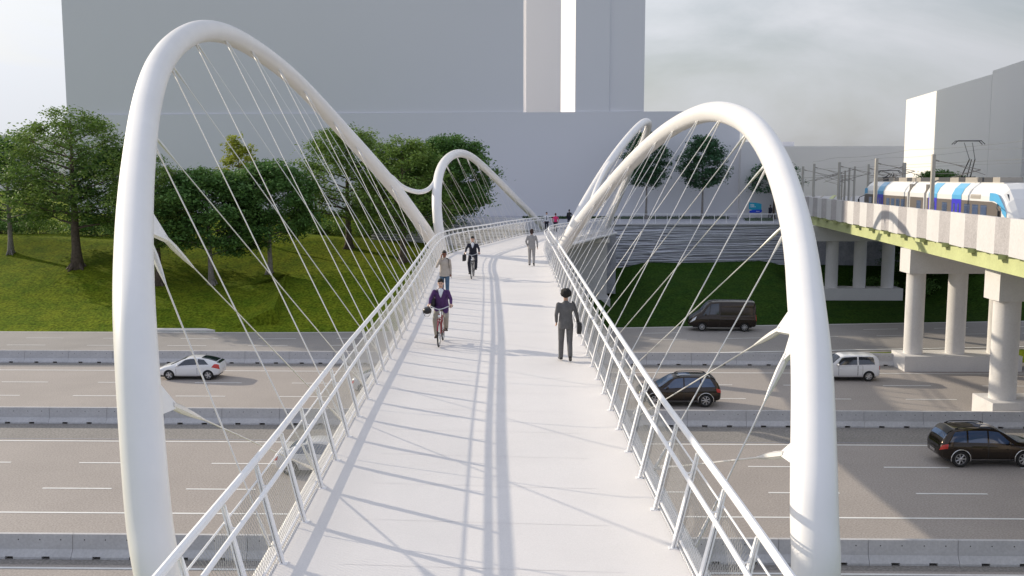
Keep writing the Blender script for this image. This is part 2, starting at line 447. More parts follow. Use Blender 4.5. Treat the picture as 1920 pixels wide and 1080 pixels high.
# ================================================================ plaza
b = MB(); b.prism([(-14, 106), (-4, 103), (3.4, 100.2), (9.9, 98.8), (9.95, 110.05), (44, 110.3), (44, 200), (-14, 200)], 1, PZ)
struct(b.build('plaza', 'plaza_paving'))
def hedge(name, label, x0, x1, y0, y1, z0, h, rnd=.06, cat='hedge'):
    b = MB(); nx = max(2, int((x1 - x0) / .25)); ny = max(3, int((y1 - y0) / .25))
    rr = random.Random(int(x0 * 10) + 5)
    vs = []
    for j in range(ny + 1):
        for i in range(nx + 1):
            ed = i in (0, nx) or j in (0, ny)
            vs.append((lerp(x0, x1, i / nx) + rr.uniform(-rnd, rnd), lerp(y0, y1, j / ny) + rr.uniform(-rnd, rnd), z0 + (0 if ed else h + rr.uniform(-rnd, rnd))))
    b.add(vs, [(j * (nx + 1) + i, j * (nx + 1) + i + 1, (j + 1) * (nx + 1) + i + 1, (j + 1) * (nx + 1) + i) for j in range(ny) for i in range(nx)])
    k = int((x1 - x0) * (y1 - y0) * 60)
    for _ in range(min(k, 5000)):
        c = Vector((rr.uniform(x0, x1), rr.uniform(y0, y1), z0 + h * rr.uniform(.5, 1.15)))
        u = Vector((rr.gauss(0, 1), rr.gauss(0, 1), rr.gauss(0, .6))).normalized() * .07; w = u.cross(Vector((rr.gauss(0, 1), rr.gauss(0, 1), 1))).normalized() * .05
        b.add([c - u - w, c + u - w, c + u + w, c - u + w], [(0, 1, 2, 3)])
    return tag(b.build(name, 'hedge', fix=False), label, cat)
hedge('hedge_strip', 'long low clipped hedge strip across the plaza behind the railing', 1.2, 25.4, 121.4, 123, PZ, .22)
hedge('planter_bed', 'small low green planting bed under the teal sign', 26.4, 29.6, 117.2, 118.8, PZ, .25, cat='plant')
# railing on the plaza edge
def plaza_rail(label, pts, step=1.27):
    r0 = thing('plaza_railing', label, 'railing', (pts[0][0], pts[0][1], PZ))
    L_ = [Vector((x - pts[0][0], y - pts[0][1], 0)) for x, y in pts]
    top = MB(); mid = MB(); low = MB(); pan = MB()
    top.tube([p + Vector((0, 0, 1.1)) for p in L_], .03, 6); low.tube([p + Vector((0, 0, .08)) for p in L_], .015, 4)
    post = None
    for a, c in zip(L_, L_[1:]):
        n = max(1, round((c - a).length / step)); d = (c - a).normalized()
        for i in range(n):
            p = a.lerp(c, i / n)
            if post is None:
                m = MB(); m.box((0, 0, .55), (.05, .05, 1.1)); m.box((0, 0, .01), (.14, .14, .02)); post = m.build('post', 'rail_steel', r0); post.location = p
            else:
                o = post.copy(); COL.objects.link(o); o.location = p
        L2 = (c - a).length; kk = int(L2 / .12)
        for i in range(kk):
            p = a + d * (i * .12); pan.tube([p + Vector((0, 0, .08)), p + Vector((0, 0, 1.08))], .006, 3, caps=False)
        for h in range(1, 8): pan.tube([a + Vector((0, 0, .08 + h * .125)), c + Vector((0, 0, .08 + h * .125))], .006, 3, caps=False)
    top.build('top_rail', 'rail_steel', r0, sm=True); low.build('bottom_rail', 'rail_steel', r0); pan.build('infill_mesh', 'mesh_wire', r0, fix=False)
    return r0
plaza_rail('white mesh railing along the plaza edge above the ribbed wall', [(10.2, 110.35), (31.5, 110.5)])
plaza_rail('white mesh railing on the plaza edge left of the far bridge end', [(-13.6, 106.4), (-4, 103.4), (3.0, 100.8)])
# ribbed retaining wall
def ribwall(label, pts, z0, z1, seed, n):
    rr = random.Random(seed); r0 = thing('retaining_wall', label, 'wall', (pts[0][0], pts[0][1], z0))
    o = Vector((pts[0][0], pts[0][1], z0)); back = MB(); ribs = MB(); cop = MB()
    Pp = crom([(x, y) for x, y in pts], 10)
    k = len(Pp)
    def nor(i):
        a = Vector(Pp[max(i - 1, 0)]); c = Vector(Pp[min(i + 1, k - 1)]); d = (c - a).normalized(); return Vector((d.y, -d.x, 0))
    vs = []
    for i in range(k):
        vs += [Vector((Pp[i][0], Pp[i][1], z0)) - o, Vector((Pp[i][0], Pp[i][1], z1)) - o]
    back.add(vs, [(2 * i, 2 * i + 2, 2 * i + 3, 2 * i + 1) for i in range(k - 1)])
    for r in range(n):
        zc = z0 + (z1 - z0) * (r + .5) / n; ph = rr.uniform(0, 6); am = rr.uniform(.03, .09); fq = rr.uniform(.25, .6); th = (z1 - z0) / n
        vs = []; dep = rr.uniform(.08, .18)
        for i in range(k):
            p = Vector((Pp[i][0], Pp[i][1], 0)); nn = nor(i); s_ = i * (Vector(Pp[-1]) - Vector(Pp[0])).length / k
            zz = min(z1 - th * .3, zc + am * math.sin(fq * s_ + ph) + am * .5 * math.sin(fq * 2.7 * s_ + ph * 2))
            hh = th * (.36 + .10 * math.sin(fq * 1.7 * s_ + ph * 3)); dd = dep + .05 * math.sin(fq * s_ * 1.3 + ph)
            for (oo, dz) in ((-.02, -hh), (dd, -hh * .8), (dd, hh * .6), (-.02, hh)):
                vs.append(p + nn * oo + Vector((0, 0, zz + dz)) - o)
        ribs.add(vs, [(4 * i + j, 4 * i + 4 + j, 4 * i + 4 + (j + 1) % 4, 4 * i + (j + 1) % 4) for i in range(k - 1) for j in range(4)] + [(0, 1, 2, 3), (4 * k - 1, 4 * k - 2, 4 * k - 3, 4 * k - 4)])
    vs = []
    for i in range(k):
        p = Vector((Pp[i][0], Pp[i][1], 0)); nn = nor(i)
        for oo, zz in ((-.3, z1), (.3, z1), (.3, z1 + .14), (-.3, z1 + .14)): vs.append(p + nn * oo + Vector((0, 0, zz)) - o)
    cop.add(vs, [(4 * i + j, 4 * i + 4 + j, 4 * i + 4 + (j + 1) % 4, 4 * i + (j + 1) % 4) for i in range(k - 1) for j in range(4)] + [(0, 1, 2, 3), (4 * k - 1, 4 * k - 2, 4 * k - 3, 4 * k - 4)])
    back.build('backing', 'rib_back', r0); ribs.build('ribs', 'rib_grey', r0); cop.build('coping', 'concrete', r0)
ribwall('grey retaining wall of wavy horizontal ribs above the right grass slope', [(9.0, 109.6), (14, 109.8), (20, 109.9), (32, 110.0)], 1.0, PZ - .02, 3, 32)
ribwall('short ribbed grey wall below the far left bridge railing', [(-14.2, 105.2), (-8, 103.6), (-3, 102.2), (3, 99.8)], 4.2, PZ - .05, 5, 11)
tt = thing('abutment_pier', 'plain grey concrete pier under the far end of the bridge', 'pier', (6.5, 95.5, 0))
b = MB(); b.box((.1, 0, 3.2), (3.9, 4.6, 7.0)); b.build('pier_body', 'concrete', tt)
b = MB(); b.box((.1, 0, .3), (4.5, 5.2, 1.9)); b.build('footing', 'concrete', tt)
b = MB(); b.box((.1, 0, 6.5), (4.3, 4.9, .35)); b.build('cap', 'concrete_light', tt)
# sign
t = thing('plaza_sign', 'teal and blue panel sign with small white lettering on a grey plinth', 'sign', (28.0, 120, PZ))
b = MB(); b.box((0, 0, .38), (1.0, .25, .76)); b.build('plinth', 'concrete', t)
def slab(poly, y0, y1, m, name):
    n = len(poly); b = MB(); b.add([(x, y0, z) for x, z in poly] + [(x, y1, z) for x, z in poly], [tuple(range(n)), tuple(range(2 * n - 1, n - 1, -1))] + [(i, n + i, n + (i + 1) % n, (i + 1) % n) for i in range(n)])
    return b.build(name, m, t)
slab([(-.72, 1.2), (-.3, 1.1), (.72, 1.12), (.72, 1.78), (.5, 1.88), (0, 1.95), (-.72, 1.98)], -.06, .04, 'sign_teal', 'upper_panel')
slab([(-.66, .78), (.55, .78), (.76, .9), (.76, 1.14), (.2, 1.17), (-.3, 1.13), (-.66, 1.0)], -.1, .0, 'sign_blue', 'lower_panel')
b = MB()
rr = random.Random(4)
for row, (zz, L_) in enumerate(((1.70, .40), (1.57, .45), (1.44, .62))):
    x = -.58
    while x < -.58 + L_:
        w = rr.uniform(.03, .05); hh = rr.choice((.06, .06, .085)); b.box((x + w / 2, -.065, zz + hh / 2), (w, .01, hh)); x += w + .018
x = .12
while x < .5: b.box((x, -.105, .95), (.03, .01, .05)); x += .045
b.build('lettering', 'sign_white', t)
# ================================================================ footbridge
def zd(Y): return CAMZ + interp(Y, [(-20, -4.9), (0, -4.82), (30, -4.80), (46, -4.80), (55, -4.95), (70, -5.4), (93, -6.10), (104, -6.42)])
LE = crom([(-2.6, -20), (-2.65, -5), (-2.72, 8), (-2.75, 12.6), (-2.82, 16), (-2.9, 20), (-2.95, 25), (-3.0, 30), (-3.1, 35), (-3.22, 40), (-3.4, 47), (-3.5, 53), (-3.3, 58), (-2.75, 62.5), (-2.0, 66.4), (-1.15, 71.5), (-.35, 77), (.6, 82.5), (1.7, 88), (2.9, 93), (4.6, 99.6)], 8)
RE = crom([(2.25, -20), (2.15, -5), (2.08, 8), (2.0, 12.6), (1.93, 16), (1.88, 22), (1.83, 28), (1.80, 34), (1.76, 40), (1.74, 46), (1.74, 53), (1.8, 59), (1.98, 64.5), (2.5, 69.3), (3.4, 73.2), (4.5, 78), (5.8, 83.5), (7.1, 89), (8.4, 94), (9.5, 98.4)], 8)
def resample(pl, ds, s0=0.):
    pts = [Vector((x, y, 0)) for x, y in pl]; acc = [0]
    for a, c in zip(pts, pts[1:]): acc.append(acc[-1] + (c - a).length)
    out = []; s = s0
    while s <= acc[-1] + 1e-6:
        i = 0
        while i < len(acc) - 2 and acc[i + 1] < s: i += 1
        t = (s - acc[i]) / (acc[i + 1] - acc[i]); p = pts[i].lerp(pts[i + 1], t)
        out.append(p); s += ds
    return out
def frames(pts, side):
    out = []
    for i, p in enumerate(pts):
        d = (pts[min(i + 1, len(pts) - 1)] - pts[max(i - 1, 0)]).normalized()
        n = Vector((d.y, -d.x, 0)) * side     # side=+1 right
        q_ = Vector((p.x, p.y, zd(p.y)))
        out.append((q_, d, n))
    return out
bridge = thing('footbridge', 'white steel footbridge with leaning tubular arches, cables and mesh railings', 'bridge', (0, 30, 0))
BO = Vector((0, 30, 0))
NS = 150
def fr_n(pl, n, side):
    tot = sum((Vector(c) - Vector(a)).length for a, c in zip(pl, pl[1:]))
    return frames(resample(pl, tot / n - 1e-7), side)[:n + 1]
lf = fr_n(LE, NS, -1); rf = fr_n(RE, NS, 1)
b = MB(); led = MB()
prof = []
n = min(len(lf), len(rf))
rows = []
for i in range(n):
    (lp, _, ln), (rp, _, rn) = lf[i], rf[i]
    Z = Vector((0, 0, 1))
    row = [lp + ln * .07 - Z * .30, lp + ln * .07 + Z * .05, lp - ln * .02 + Z * .05, lp - ln * .30 + Z * .012]
    for k in range(1, 8): row.append((lp - ln * .30).lerp(rp - rn * .30, k / 8))
    row += [rp - rn * .30 + Z * .012, rp - rn * .02 + Z * .05, rp + rn * .07 + Z * .05, rp + rn * .07 - Z * .30,
            rp - rn * .5 - Z * .85, lp - ln * .5 - Z * .85]
    rows.append([v - BO for v in row])
k = len(rows[0])
fs = []; vs = [v for r in rows for v in r]
for i in range(n - 1):
    for j in range(k): fs.append((i * k + j, i * k + (j + 1) % k, (i + 1) * k + (j + 1) % k, (i + 1) * k + j))
b.add(vs, fs); b.add(rows[0], [tuple(range(k))]); b.add(rows[-1], [tuple(range(k))])
deck = b.build('deck', 'deck_top', bridge, sm=True)
# cross joints
b = MB()
for i in range(2, n - 1, 2):
    (lp, _, ln), (rp, _, rn) = lf[i], rf[i]
    a = lp - ln * .33 - BO + Vector((0, 0, .004)); c = rp - rn * .33 - BO + Vector((0, 0, .004)); d = Vector((0, .004, 0))
    b.add([a - d, c - d, c + d, a + d], [(0, 1, 2, 3)])
mat('joint', (.66, .65, .66), .8)
b.build('deck_joint', 'joint', deck)
for fr, nm in ((lf, 'l'), (rf, 'r')):
    b = MB(); vs = []
    pr = [(.072, -.24), (.26, -.24), (.265, -.20), (.41, -.20), (.47, -.26), (.47, -.36), (.38, -.42), (.072, -.50)]
    for p, d, nn in fr[:n]:
        for o_, z_ in pr: vs.append(p + nn * o_ + Vector((0, 0, z_)) - BO)
    kk = len(pr)
    b.add(vs, [(i * kk + j, i * kk + (j + 1) % kk, (i + 1) * kk + (j + 1) % kk, (i + 1) * kk + j) for i in range(n - 1) for j in range(kk)])
    b.build('edge_ledge', 'white_steel', deck, sm=True)
for x, y in ((-.55, 34.6), (-.6, 69.3)):
    b = MB(); b.lathe([(.01, 0), (.55, 0), (.55, zd(y) - 1.3), (.8, zd(y) - .84), (.01, zd(y) - .84)], 24, 'z'); o = b.build('pier', 'concrete_light', bridge, sm=True, loc=(x, y - 30, 0))
# railings
def railing(pl, side, s0):
    r0 = thing('railing', None, None); r0.parent = bridge; del_ = r0
    st = frames(resample(pl, .5, 0), side)
    def line(o_, z_, r, nm, n_=8):
        m = MB(); m.tube([p + nn * o_ + Vector((0, 0, z_)) - BO for p, d, nn in st], r, n_); m.build(nm, 'rail_steel', r0, sm=True)
    line(.31, 1.30, .044, 'top_rail'); line(.07, 1.10, .029, 'handrail'); line(.29, 1.06, .012, 'frame_rail'); line(.085, .05, .014, 'bottom_rail')
    m = MB(); vs_ = []
    for p, d, nn in st:
        for o_, z_ in ((.075, .14), (.095, .14), (.095, .175), (.075, .175)): vs_.append(p + nn * o_ + Vector((0, 0, z_)) - BO)
    k_ = len(st); m.add(vs_, [(4 * i + j, 4 * i + (j + 1) % 4, 4 * i + 4 + (j + 1) % 4, 4 * i + 4 + j) for i in range(k_ - 1) for j in range(4)]); m.build('kick_bar', 'rail_steel', r0)
    allp = frames(resample(pl, 1.45, s0), side)
    for p, d, nn in allp:
        m = MB(); z = Vector((0, 0, 1)); o_ = p - BO
        a0 = Vector((0, 0, 0)); a1 = nn * .295 + z * 1.26
        # tapered twin-plate post with foot and handrail bracket
        cr_ = nn
        for sg_ in (-.016, .016):
            qs = []
            for u_, w_ in ((0, .026), (.30, .058), (.7, .046), (1, .016)):
                c_ = a1 * u_ + cr_ * sg_; qs += [c_ - d * w_ - cr_ * .009, c_ + d * w_ - cr_ * .009, c_ + d * w_ + cr_ * .009, c_ - d * w_ + cr_ * .009]
            m.add(qs, [(4 * i_ + j_, 4 * i_ + (j_ + 1) % 4, 4 * i_ + 4 + (j_ + 1) % 4, 4 * i_ + 4 + j_) for i_ in range(3) for j_ in range(4)] + [(0, 1, 2, 3), (15, 14, 13, 12)])
        m.box((0, 0, .03), (.10, .11, .05))
        m.tube([nn * .25 + z * 1.02, nn * .17 + z * 1.00, nn * .07 + z * 1.07], .012, 5)
        m.tube([nn * .27 + z * 1.06, nn * .30 + z * 1.06], .012, 5)
        o = m.build('post', 'rail_steel', r0, sm=True); o.location = p - BO
    # diamond cable mesh on the outer face
    m = MB(); sp = .075
    fine = frames(resample(pl, sp, 0), side)
    hs = [0.02 + i * (1.04 / 9) for i in range(10)]
    def pt(i, h): p, d, nn = fine[i]; return p + nn * (.05 + h * .235) + Vector((0, 0, h)) - BO
    lo = next(i for i, f in enumerate(fine) if f[0].y > 9.5)
    for i in range(lo, len(fine) - 10, 1):
        if fine[i][0].y > 45 and i % 2: continue
        for sg in (1, -1):
            a = i if sg > 0 else i + 9
            q1 = pt(a, hs[0]); q2 = pt(a + 5 * sg, hs[0] + (hs[9] - hs[0]) * 5 / 9); q3 = pt(a + 9 * sg, hs[9])
            m.tube([q1, q2, q3], .0026, 3, caps=False)
    m.build('mesh_infill', 'mesh_wire', r0, fix=False)
    return r0
railing(LE, -1, .1); railing(RE, 1, .6)

# arches -----------------------------------------------------------
def taper(Y): return interp(Y, [(10, .755), (12.5, .76), (15.6, .78), (20, .82), (27, .92), (36, 1.0)]) if Y < 50 else 1.0
def squeeze(pix): return [(x, y, interp(Y, [(14, 10.55), (15.2, 11.5), (17, 13.0), (20, 15.6), (24, 19.6), (28.6, 25.3), (35.6, 34.0), (42, 42)]) if Y < 42 else Y) for x, y, Y in pix]
def arch(pix, pre, post, rad, D0, nod, deck_fr, dnodes, pairs, lugs=()):
    pts = [tuple(Vector(p) - BO) for p in pre] + [tuple(P(*p) - BO) for p in squeeze(pix)] + [tuple(Vector(p) - BO) for p in post]
    rads = [taper(BO.y + p[1]) * rad for p in pts]
    # light smoothing keeps the tube fair
    for _ in range(1):
        q_ = list(pts)
        for i in range(1, len(pts) - 1): q_[i] = tuple(.06 * a + .88 * m_ + .06 * c for a, m_, c in zip(pts[i - 1], pts[i], pts[i + 1]))
        pts = q_
    cl = crom([tuple(p) + (r_,) for p, r_ in zip(pts, rads)], 9)
    for _ in range(14): cl = [cl[0]] + [tuple((a + 2 * m_ + c) / 4 for a, m_, c in zip(cl[i - 1], cl[i], cl[i + 1])) for i in range(1, len(cl) - 1)] + [cl[-1]]
    rl = [c[3] for c in cl]; cl = [c[:3] for c in cl]
    b = MB(); b.tube(cl, rl, 28)
    ao = b.build('arch', 'white_steel', bridge, sm='all')
    cv = [Vector(c) for c in cl]
    def near(px, py):
        best = None
        for ci, c in enumerate(cv):
            if ci < 9 * len(pre): continue
            w = c + BO; dz = w.y * math.cos(TH) - (w.z - CAMZ) * math.sin(TH)
            u = 960 + F * w.x / dz; v = 540 - F * (w.y * math.sin(TH) + (w.z - CAMZ) * math.cos(TH)) / dz
            e = (u - px) ** 2 + (v - py) ** 2
            if best is None or e < best[0]: best = (e, c, (cv[min(ci + 1, len(cv) - 1)] - cv[ci - 1]).normalized(), rl[ci])
        return best[1:]
    for i, (nx, ny) in enumerate(nod):
        c, tg, rc = near(nx, ny)
        for k_ in pairs(i):
            if k_ >= len(dnodes): continue
            e = dnodes[k_] - BO; d = (e - c).normalized()
            a = c + d * (rc + (.42 if i in lugs else .05))
            big = i in lugs
            m = MB()
            sl_ = .55 if big else .42
            m.tube([a + d * .02, a + d * sl_ * .5, a + d * sl_, a + d * (sl_ + .25)], [.05, .056, .04, .016] if big else [.028, .033, .024, .012], 7)
            m.tube([a + d * sl_, e - d * .35], .0125 if rad > .3 else .009, 6, caps=False)
            m.tube([e - d * .5, e - d * .3, e], [.013, .028, .024], 6)
            m.build('hanger_cable', 'cable', ao, sm=True)
            # gusset plate where the cable meets the tube
            pl_ = MB(); up = Vector((0, 1, 0)); w = (tg - d * tg.dot(d)).normalized(); sn = (1 - tg.dot(d) ** 2) ** .5
            s_ = (.62 if i == 1 else .34) if big else .15
            t_ = d.cross(w).normalized() * (.03 if big else .018)
            q1, q2, q3 = c + w * 0 + d * rc * .7 - tg * s_, c + d * rc * .7 + tg * s_, a + d * .16
            pl_.add([q1 - t_, q2 - t_, q3 - t_, q1 + t_, q2 + t_, q3 + t_], [(0, 1, 2), (5, 4, 3), (0, 3, 4, 1), (1, 4, 5, 2), (2, 5, 3, 0)])
            pl_.build('gusset_plate', 'white_steel', ao)
    return ao, cv
def edge_nodes(pl, side, ylist):
    fr = frames(resample(pl, .25, 0), side); out = []
    for y in ylist:
        p, d, nn = min(fr, key=lambda f: abs(f[0].y - y)); out.append(p + nn * .44 + Vector((0, 0, -.22)))
    return out
DN = [13.3 + 3.35 * i for i in range(15)]
zl = lambda p: p
a1, c1 = arch([(300, 1090, 15.2), (281, 1000, 15.6), (265, 800, 16.3), (255, 650, 17.0), (250, 540, 17.9), (252, 400, 20.3), (260, 300, 22.7), (273, 200, 25.6), (296, 122, 28.6), (335, 75, 32), (385, 54, 35.6), (450, 72, 40), (547, 141, 46.0), (630, 230, 50.5), (730, 340, 55), (775, 400, 57.5), (804, 441, 59.3)],
              [(-3.3, 10.9, 0.2), (-3.4, 10.9, 3.4), (-3.6, 11.0, 6.2)], [(-4.3, 60.6, 8.2), (-3.7, 61.5, 7.2)], .35, 0,
              [(300, 730), (289, 395), (300, 232), (330, 122), (365, 84), (417, 68), (461, 84), (517, 116), (567, 160), (625, 220), (672, 275), (735, 345), (785, 415)], None,
              edge_nodes(LE, -1, DN), lambda i: [1] if i == 0 else [i - 1, i + 1], (0, 1))
a2, c2 = arch([(1532, 1090, 14.4), (1527, 1000, 14.7), (1526, 900, 15.2), (1524, 700, 17.2), (1515, 600, 18.8), (1509, 540, 20.0), (1503, 480, 21.7), (1489, 400, 24.0), (1458, 305, 27.0), (1425, 250, 29.6), (1393, 222, 32.4), (1350, 208, 36.5), (1308, 214, 40.6), (1250, 244, 45.5), (1190, 297, 50.5), (1140, 352, 55), (1100, 400, 58), (1074, 433, 60)],
              [(2.9, 10.8, 0.2), (2.9, 10.8, 3.6), (3.05, 10.8, 6.4)], [(2.9, 61.3, 8.2), (2.5, 62.3, 7.2)], .35, 0,
              [(1480, 850), (1478, 590), (1465, 412), (1425, 302), (1396, 253), (1355, 226), (1320, 226), (1275, 240), (1237, 262), (1190, 305), (1150, 345), (1118, 380), (1095, 405)], None,
              edge_nodes(RE, 1, DN), lambda i: [1] if i == 0 else [i - 1, i + 1], (0, 1))
D2 = [61.5 + 3.0 * i for i in range(12)]
nn2 = [(824, 400), (822, 365), (826, 330), (836, 305), (855, 290), (872, 290), (890, 300), (915, 318), (940, 345), (960, 368), (985, 392)]
a3, c3 = arch([(824, 440, 58.2), (819.5, 400, 58.3), (818.5, 365, 59), (822, 327, 61.0), (834, 301, 65), (856, 286, 70), (880, 291, 75), (905, 311, 79), (940, 345, 84), (973, 379, 89), (995, 400, 93)],
              [(-3.2, 60, 6.6), (-3.8, 59, 7.6)], [(3.0, 95.5, 7.4), (3.4, 96.5, 6.6)], .275, 0, nn2, None, edge_nodes(LE, -1, D2), lambda i: [i, min(i + 1, 11)])
a4, c4 = arch([(1062, 450, 62.0), (1083, 404, 63.4), (1104, 367, 65.2), (1133, 319, 68), (1161, 279, 71.5), (1190, 244, 75), (1209, 227, 78.5), (1218, 232, 81.5), (1207, 266, 85), (1181, 320, 89), (1160, 371, 92.5), (1141, 413, 95.3)],
              [(2.6, 62.5, 7.0)], [(8.5, 96.3, 7.2), (8.3, 96.6, 6.6)], .275, 0, [(1095, 385), (1115, 350), (1133, 319), (1161, 279), (1190, 244), (1209, 227), (1218, 232), (1207, 266), (1195, 290), (1181, 320), (1165, 360)], None, edge_nodes(RE, 1, [63.5 + 2.9 * i for i in range(12)]), lambda i: [i, min(i + 1, 11)])
b = MB(); b.tube(crom([tuple(P(*p) - BO) for p in ((716, 322, 54.4), (735, 333, 55.2), (750, 347, 56.2), (767, 356, 57.2), (787, 360, 58.2), (803, 355, 59.2), (814, 343, 60), (819, 328, 61))], 6), .13, 14)
b.build('link_tube', 'white_steel', bridge, sm='all')
b = MB(); b.tube(crom([tuple(P(*p) - BO) for p in ((1150, 296, 70.2), (1135, 318, 67), (1124, 340, 63), (1116, 360, 60), (1108, 385, 58.3))], 6), .15, 14)
b.build('link_tube', 'white_steel', bridge, sm='all')
for x, y in ((-3.3, 10.9), (2.9, 10.8)):
    b = MB(); b.prism([(-.9, -.9), (.9, -.9), (.9, .9), (-.9, .9)], -.1, .9); b.build('pedestal', 'concrete_light', bridge, loc=(x, y - 30, 0))
b = MB(); b.tube([(-4.2, 0, 0), (-.5, 0, -.5), (3.1, 0, 0)], .35, 16); b.build('cross_beam', 'white_steel', bridge, sm=True, loc=(0, 31.3, 7.4))
# ================================================================ railway viaduct
def vx(Y): return 23.0 + (Y - 46.8) * .111 + max(0, Y - 108) ** 1.5 * .018
def vtop(Y): return CAMZ - interp(Y, [(20, 2.15), (46.8, 2.52), (75, 2.9), (106, 3.32), (160, 3.9)])
def vbot(Y): return CAMZ - interp(Y, [(20, 3.9), (46.8, 4.30), (75, 4.68), (106, 5.15), (160, 5.75)])
via = thing('rail_viaduct', 'concrete railway viaduct with folded grey parapet, green girder and round columns', 'viaduct', (25, 70, 0))
VO = Vector((25, 70, 0))
def vslab(name, m, o0, o1, z0, z1, Y0=18, Y1=190, step=4):
    b = MB(); vs = []; Ys = [Y0 + step * i for i in range(int((Y1 - Y0) / step) + 1)]
    for Y in Ys:
        zb = vbot(Y)
        for o_, z in ((o0, z0), (o1, z0), (o1, z1), (o0, z1)): vs.append(Vector((vx(Y) + o_, Y, zb + z)) - VO)
    n = len(Ys)
    b.add(vs, [(i * 4 + j, i * 4 + (j + 1) % 4, i * 4 + 4 + (j + 1) % 4, i * 4 + 4 + j) for i in range(n - 1) for j in range(4)] + [(0, 1, 2, 3), (4 * n - 1, 4 * n - 2, 4 * n - 3, 4 * n - 4)])
    return b.build(name, m, via)
vslab('deck_slab', 'concrete', 1.05, 13.4, -.5, -.17)
vslab('girder', 'green_girder', .45, 1.0, -.92, -.0)
vslab('girder', 'green_girder', 12.4, 13.0, -.92, -.03)
vslab('girder', 'green_girder', 6.2, 6.8, -.9, -.03)
vslab('far_parapet', 'panel_smooth', 13.42, 13.7, -.02, 1.5)
for off_ in (2.9, 4.4, 8.0, 9.5): vslab('rail', 'pole', off_, off_ + .08, -.168, -.03)
# folded parapet: light (3 m) and rough (1.5 m) faces
Y = 48.4 - 4.5 * 6
while Y < 150:
    ya, yb, yc = Y, Y + 1.5, Y + 4.5
    def pp(y, o_): return Vector((vx(y) + o_, y, 0))
    A_, B_, C_ = pp(ya, 0), pp(yb, -.16), pp(yc, 0)
    for (p, q_, nm, mm_) in ((A_, B_, 'rough_panel', 'panel_rough'), (B_, C_, 'light_panel', 'panel_smooth')):
        th = Vector((.22, 0, 0)); m = MB(); vs = []
        for pt_ in (p, q_):
            zt_, zb_ = vtop(pt_.y), vbot(pt_.y) + (0 if nm[0] == 'l' else .05)
            for w, z in ((Vector((0, 0, 0)), zb_), (th, zb_), (th, zt_), (Vector((0, 0, 0)), zt_)): vs.append(pt_ + w + Vector((0, 0, z)) - VO)
        m.add(vs, [(0, 1, 2, 3), (4, 7, 6, 5), (0, 4, 5, 1), (1, 5, 6, 2), (2, 6, 7, 3), (3, 7, 4, 0)])
        m.build(nm, mm_, via)
    MB().box(pp(yb + .3, .28) + Vector((0, 0, vbot(yb) - .13)) - VO, (.6, .8, .25)).build('bracket', 'green_girder', via)
    Y += 4.5
def bent(Y, x0, n, dx, r, capz, z0, foot, wedge=False):
    bt = thing('pier_bent', None, None, (x0 - VO.x, Y - VO.y, 0)); bt.parent = via
    g0 = z0
    ct = vbot(Y) - .93
    b = MB(); b.box((dx * (n - 1) / 2 + .1, 0, ct - capz / 2), (dx * (n - 1) + 2 * r + .55, 1.75, capz)); b.build('cap_beam', 'concrete_light', bt)
    for i in range(n):
        b = MB(); b.lathe([(.01, 0), (r, 0), (r, ct - capz - foot), (.01, ct - capz - foot)], 28, 'z'); b.build('column', 'concrete_light', bt, sm=True, loc=(i * dx, 0, foot))
    b = MB(); L_ = dx * (n - 1) + 2 * r + .9; cx = dx * (n - 1) / 2 + .1
    if wedge: b.box((cx, -.1, foot - 1.7), (L_, 2.2, 3.4))
    else: b.box((cx, 0, foot / 2 - .2), (L_, 2.4, foot + .4))
    b.build('footing', 'concrete_light', bt)
bent(54.0, 25.95, 3, 4.6, .68, 1.75, 0, 1.05)
bent(67.4, 26.35, 3, 2.75, .60, 1.55, 0, 1.0)
bent(101.5, 28.6, 4, 2.75, .60, 1.5, 0, 1.3, True)
bent(31, 24.2, 3, 4.6, .68, 1.75, 0, 1.05)
bent(132, 36.5, 3, 4.2, .62, 1.0, 0, 7.2, True) if False else None

# ---------------------------------------------------------------- catenary poles
def catpole(x, y, top, base, r, arm, label, grp='overhead line poles along the viaduct'):
    t = thing('catenary_pole', label, 'pole', (x, y, base), 0, grp)
    h = top - base
    b = MB(); b.tube([(0, 0, 0), (0, 0, h)], [r * 1.15, r], 12); b.box((0, 0, .04), (r * 5, r * 5, .08)); b.build('mast', 'pole', t, sm=True)
    if arm:
        sgn = 1 if arm > 0 else -1
        b = MB()
        b.tube([(0, 0, h - .35), (arm, 0, h - .95)], .022, 5); b.tube([(0, 0, h - 1.7), (arm, 0, h - .95)], .028, 5)
        b.tube([(arm * .45, 0, h - .62), (arm * 1.1, 0, h - 1.25)], .018, 5); b.tube([(0, 0, h - 1.2), (arm * .8, 0, h - 1.12)], .016, 5)
        for z in (h - .35, h - 1.7): b.tube([(.08 * sgn, 0, z - .0), (.35 * sgn, 0, z + (-.08 if z > h - 1 else .12))], .045, 6)
        b.build('bracket_arm', 'wire', t)
def cp(px, top_y, Y, arm, r, label):
    w = P(px, top_y, Y); return catpole(w.x, w.y, w.z, vbot(Y) - .18, r, arm, label)
cp(1751, 289, 63.8, 2.9, .13, 'thick grey catenary pole standing in front of the tram middle by the raised pantograph')
cp(1644, 297, 78.4, 2.9, .13, 'grey catenary pole in front of the blue door at the far tram end')
cp(1629, 308, 93, 2.6, .10, 'thinner catenary pole just left of the far tram end')
cp(1696, 305, 96, -2.8, .17, 'short thick grey catenary pole behind the tram roof')
cp(1574.5, 304, 92, 2.8, .12, 'grey catenary pole alone on the near parapet left of the tram')
cp(1527, 307, 104.6, 2.8, .12, 'second catenary pole to the right of the near right arch')
cp(1506, 312, 110, 2.8, .12, 'catenary pole closest to the near right arch')
cp(1603, 312, 124, -2.7, .12, 'distant catenary pole, rightmost of the far cluster')
cp(1593, 315, 136, -2.7, .12, 'distant catenary pole, second from the right of the far cluster')
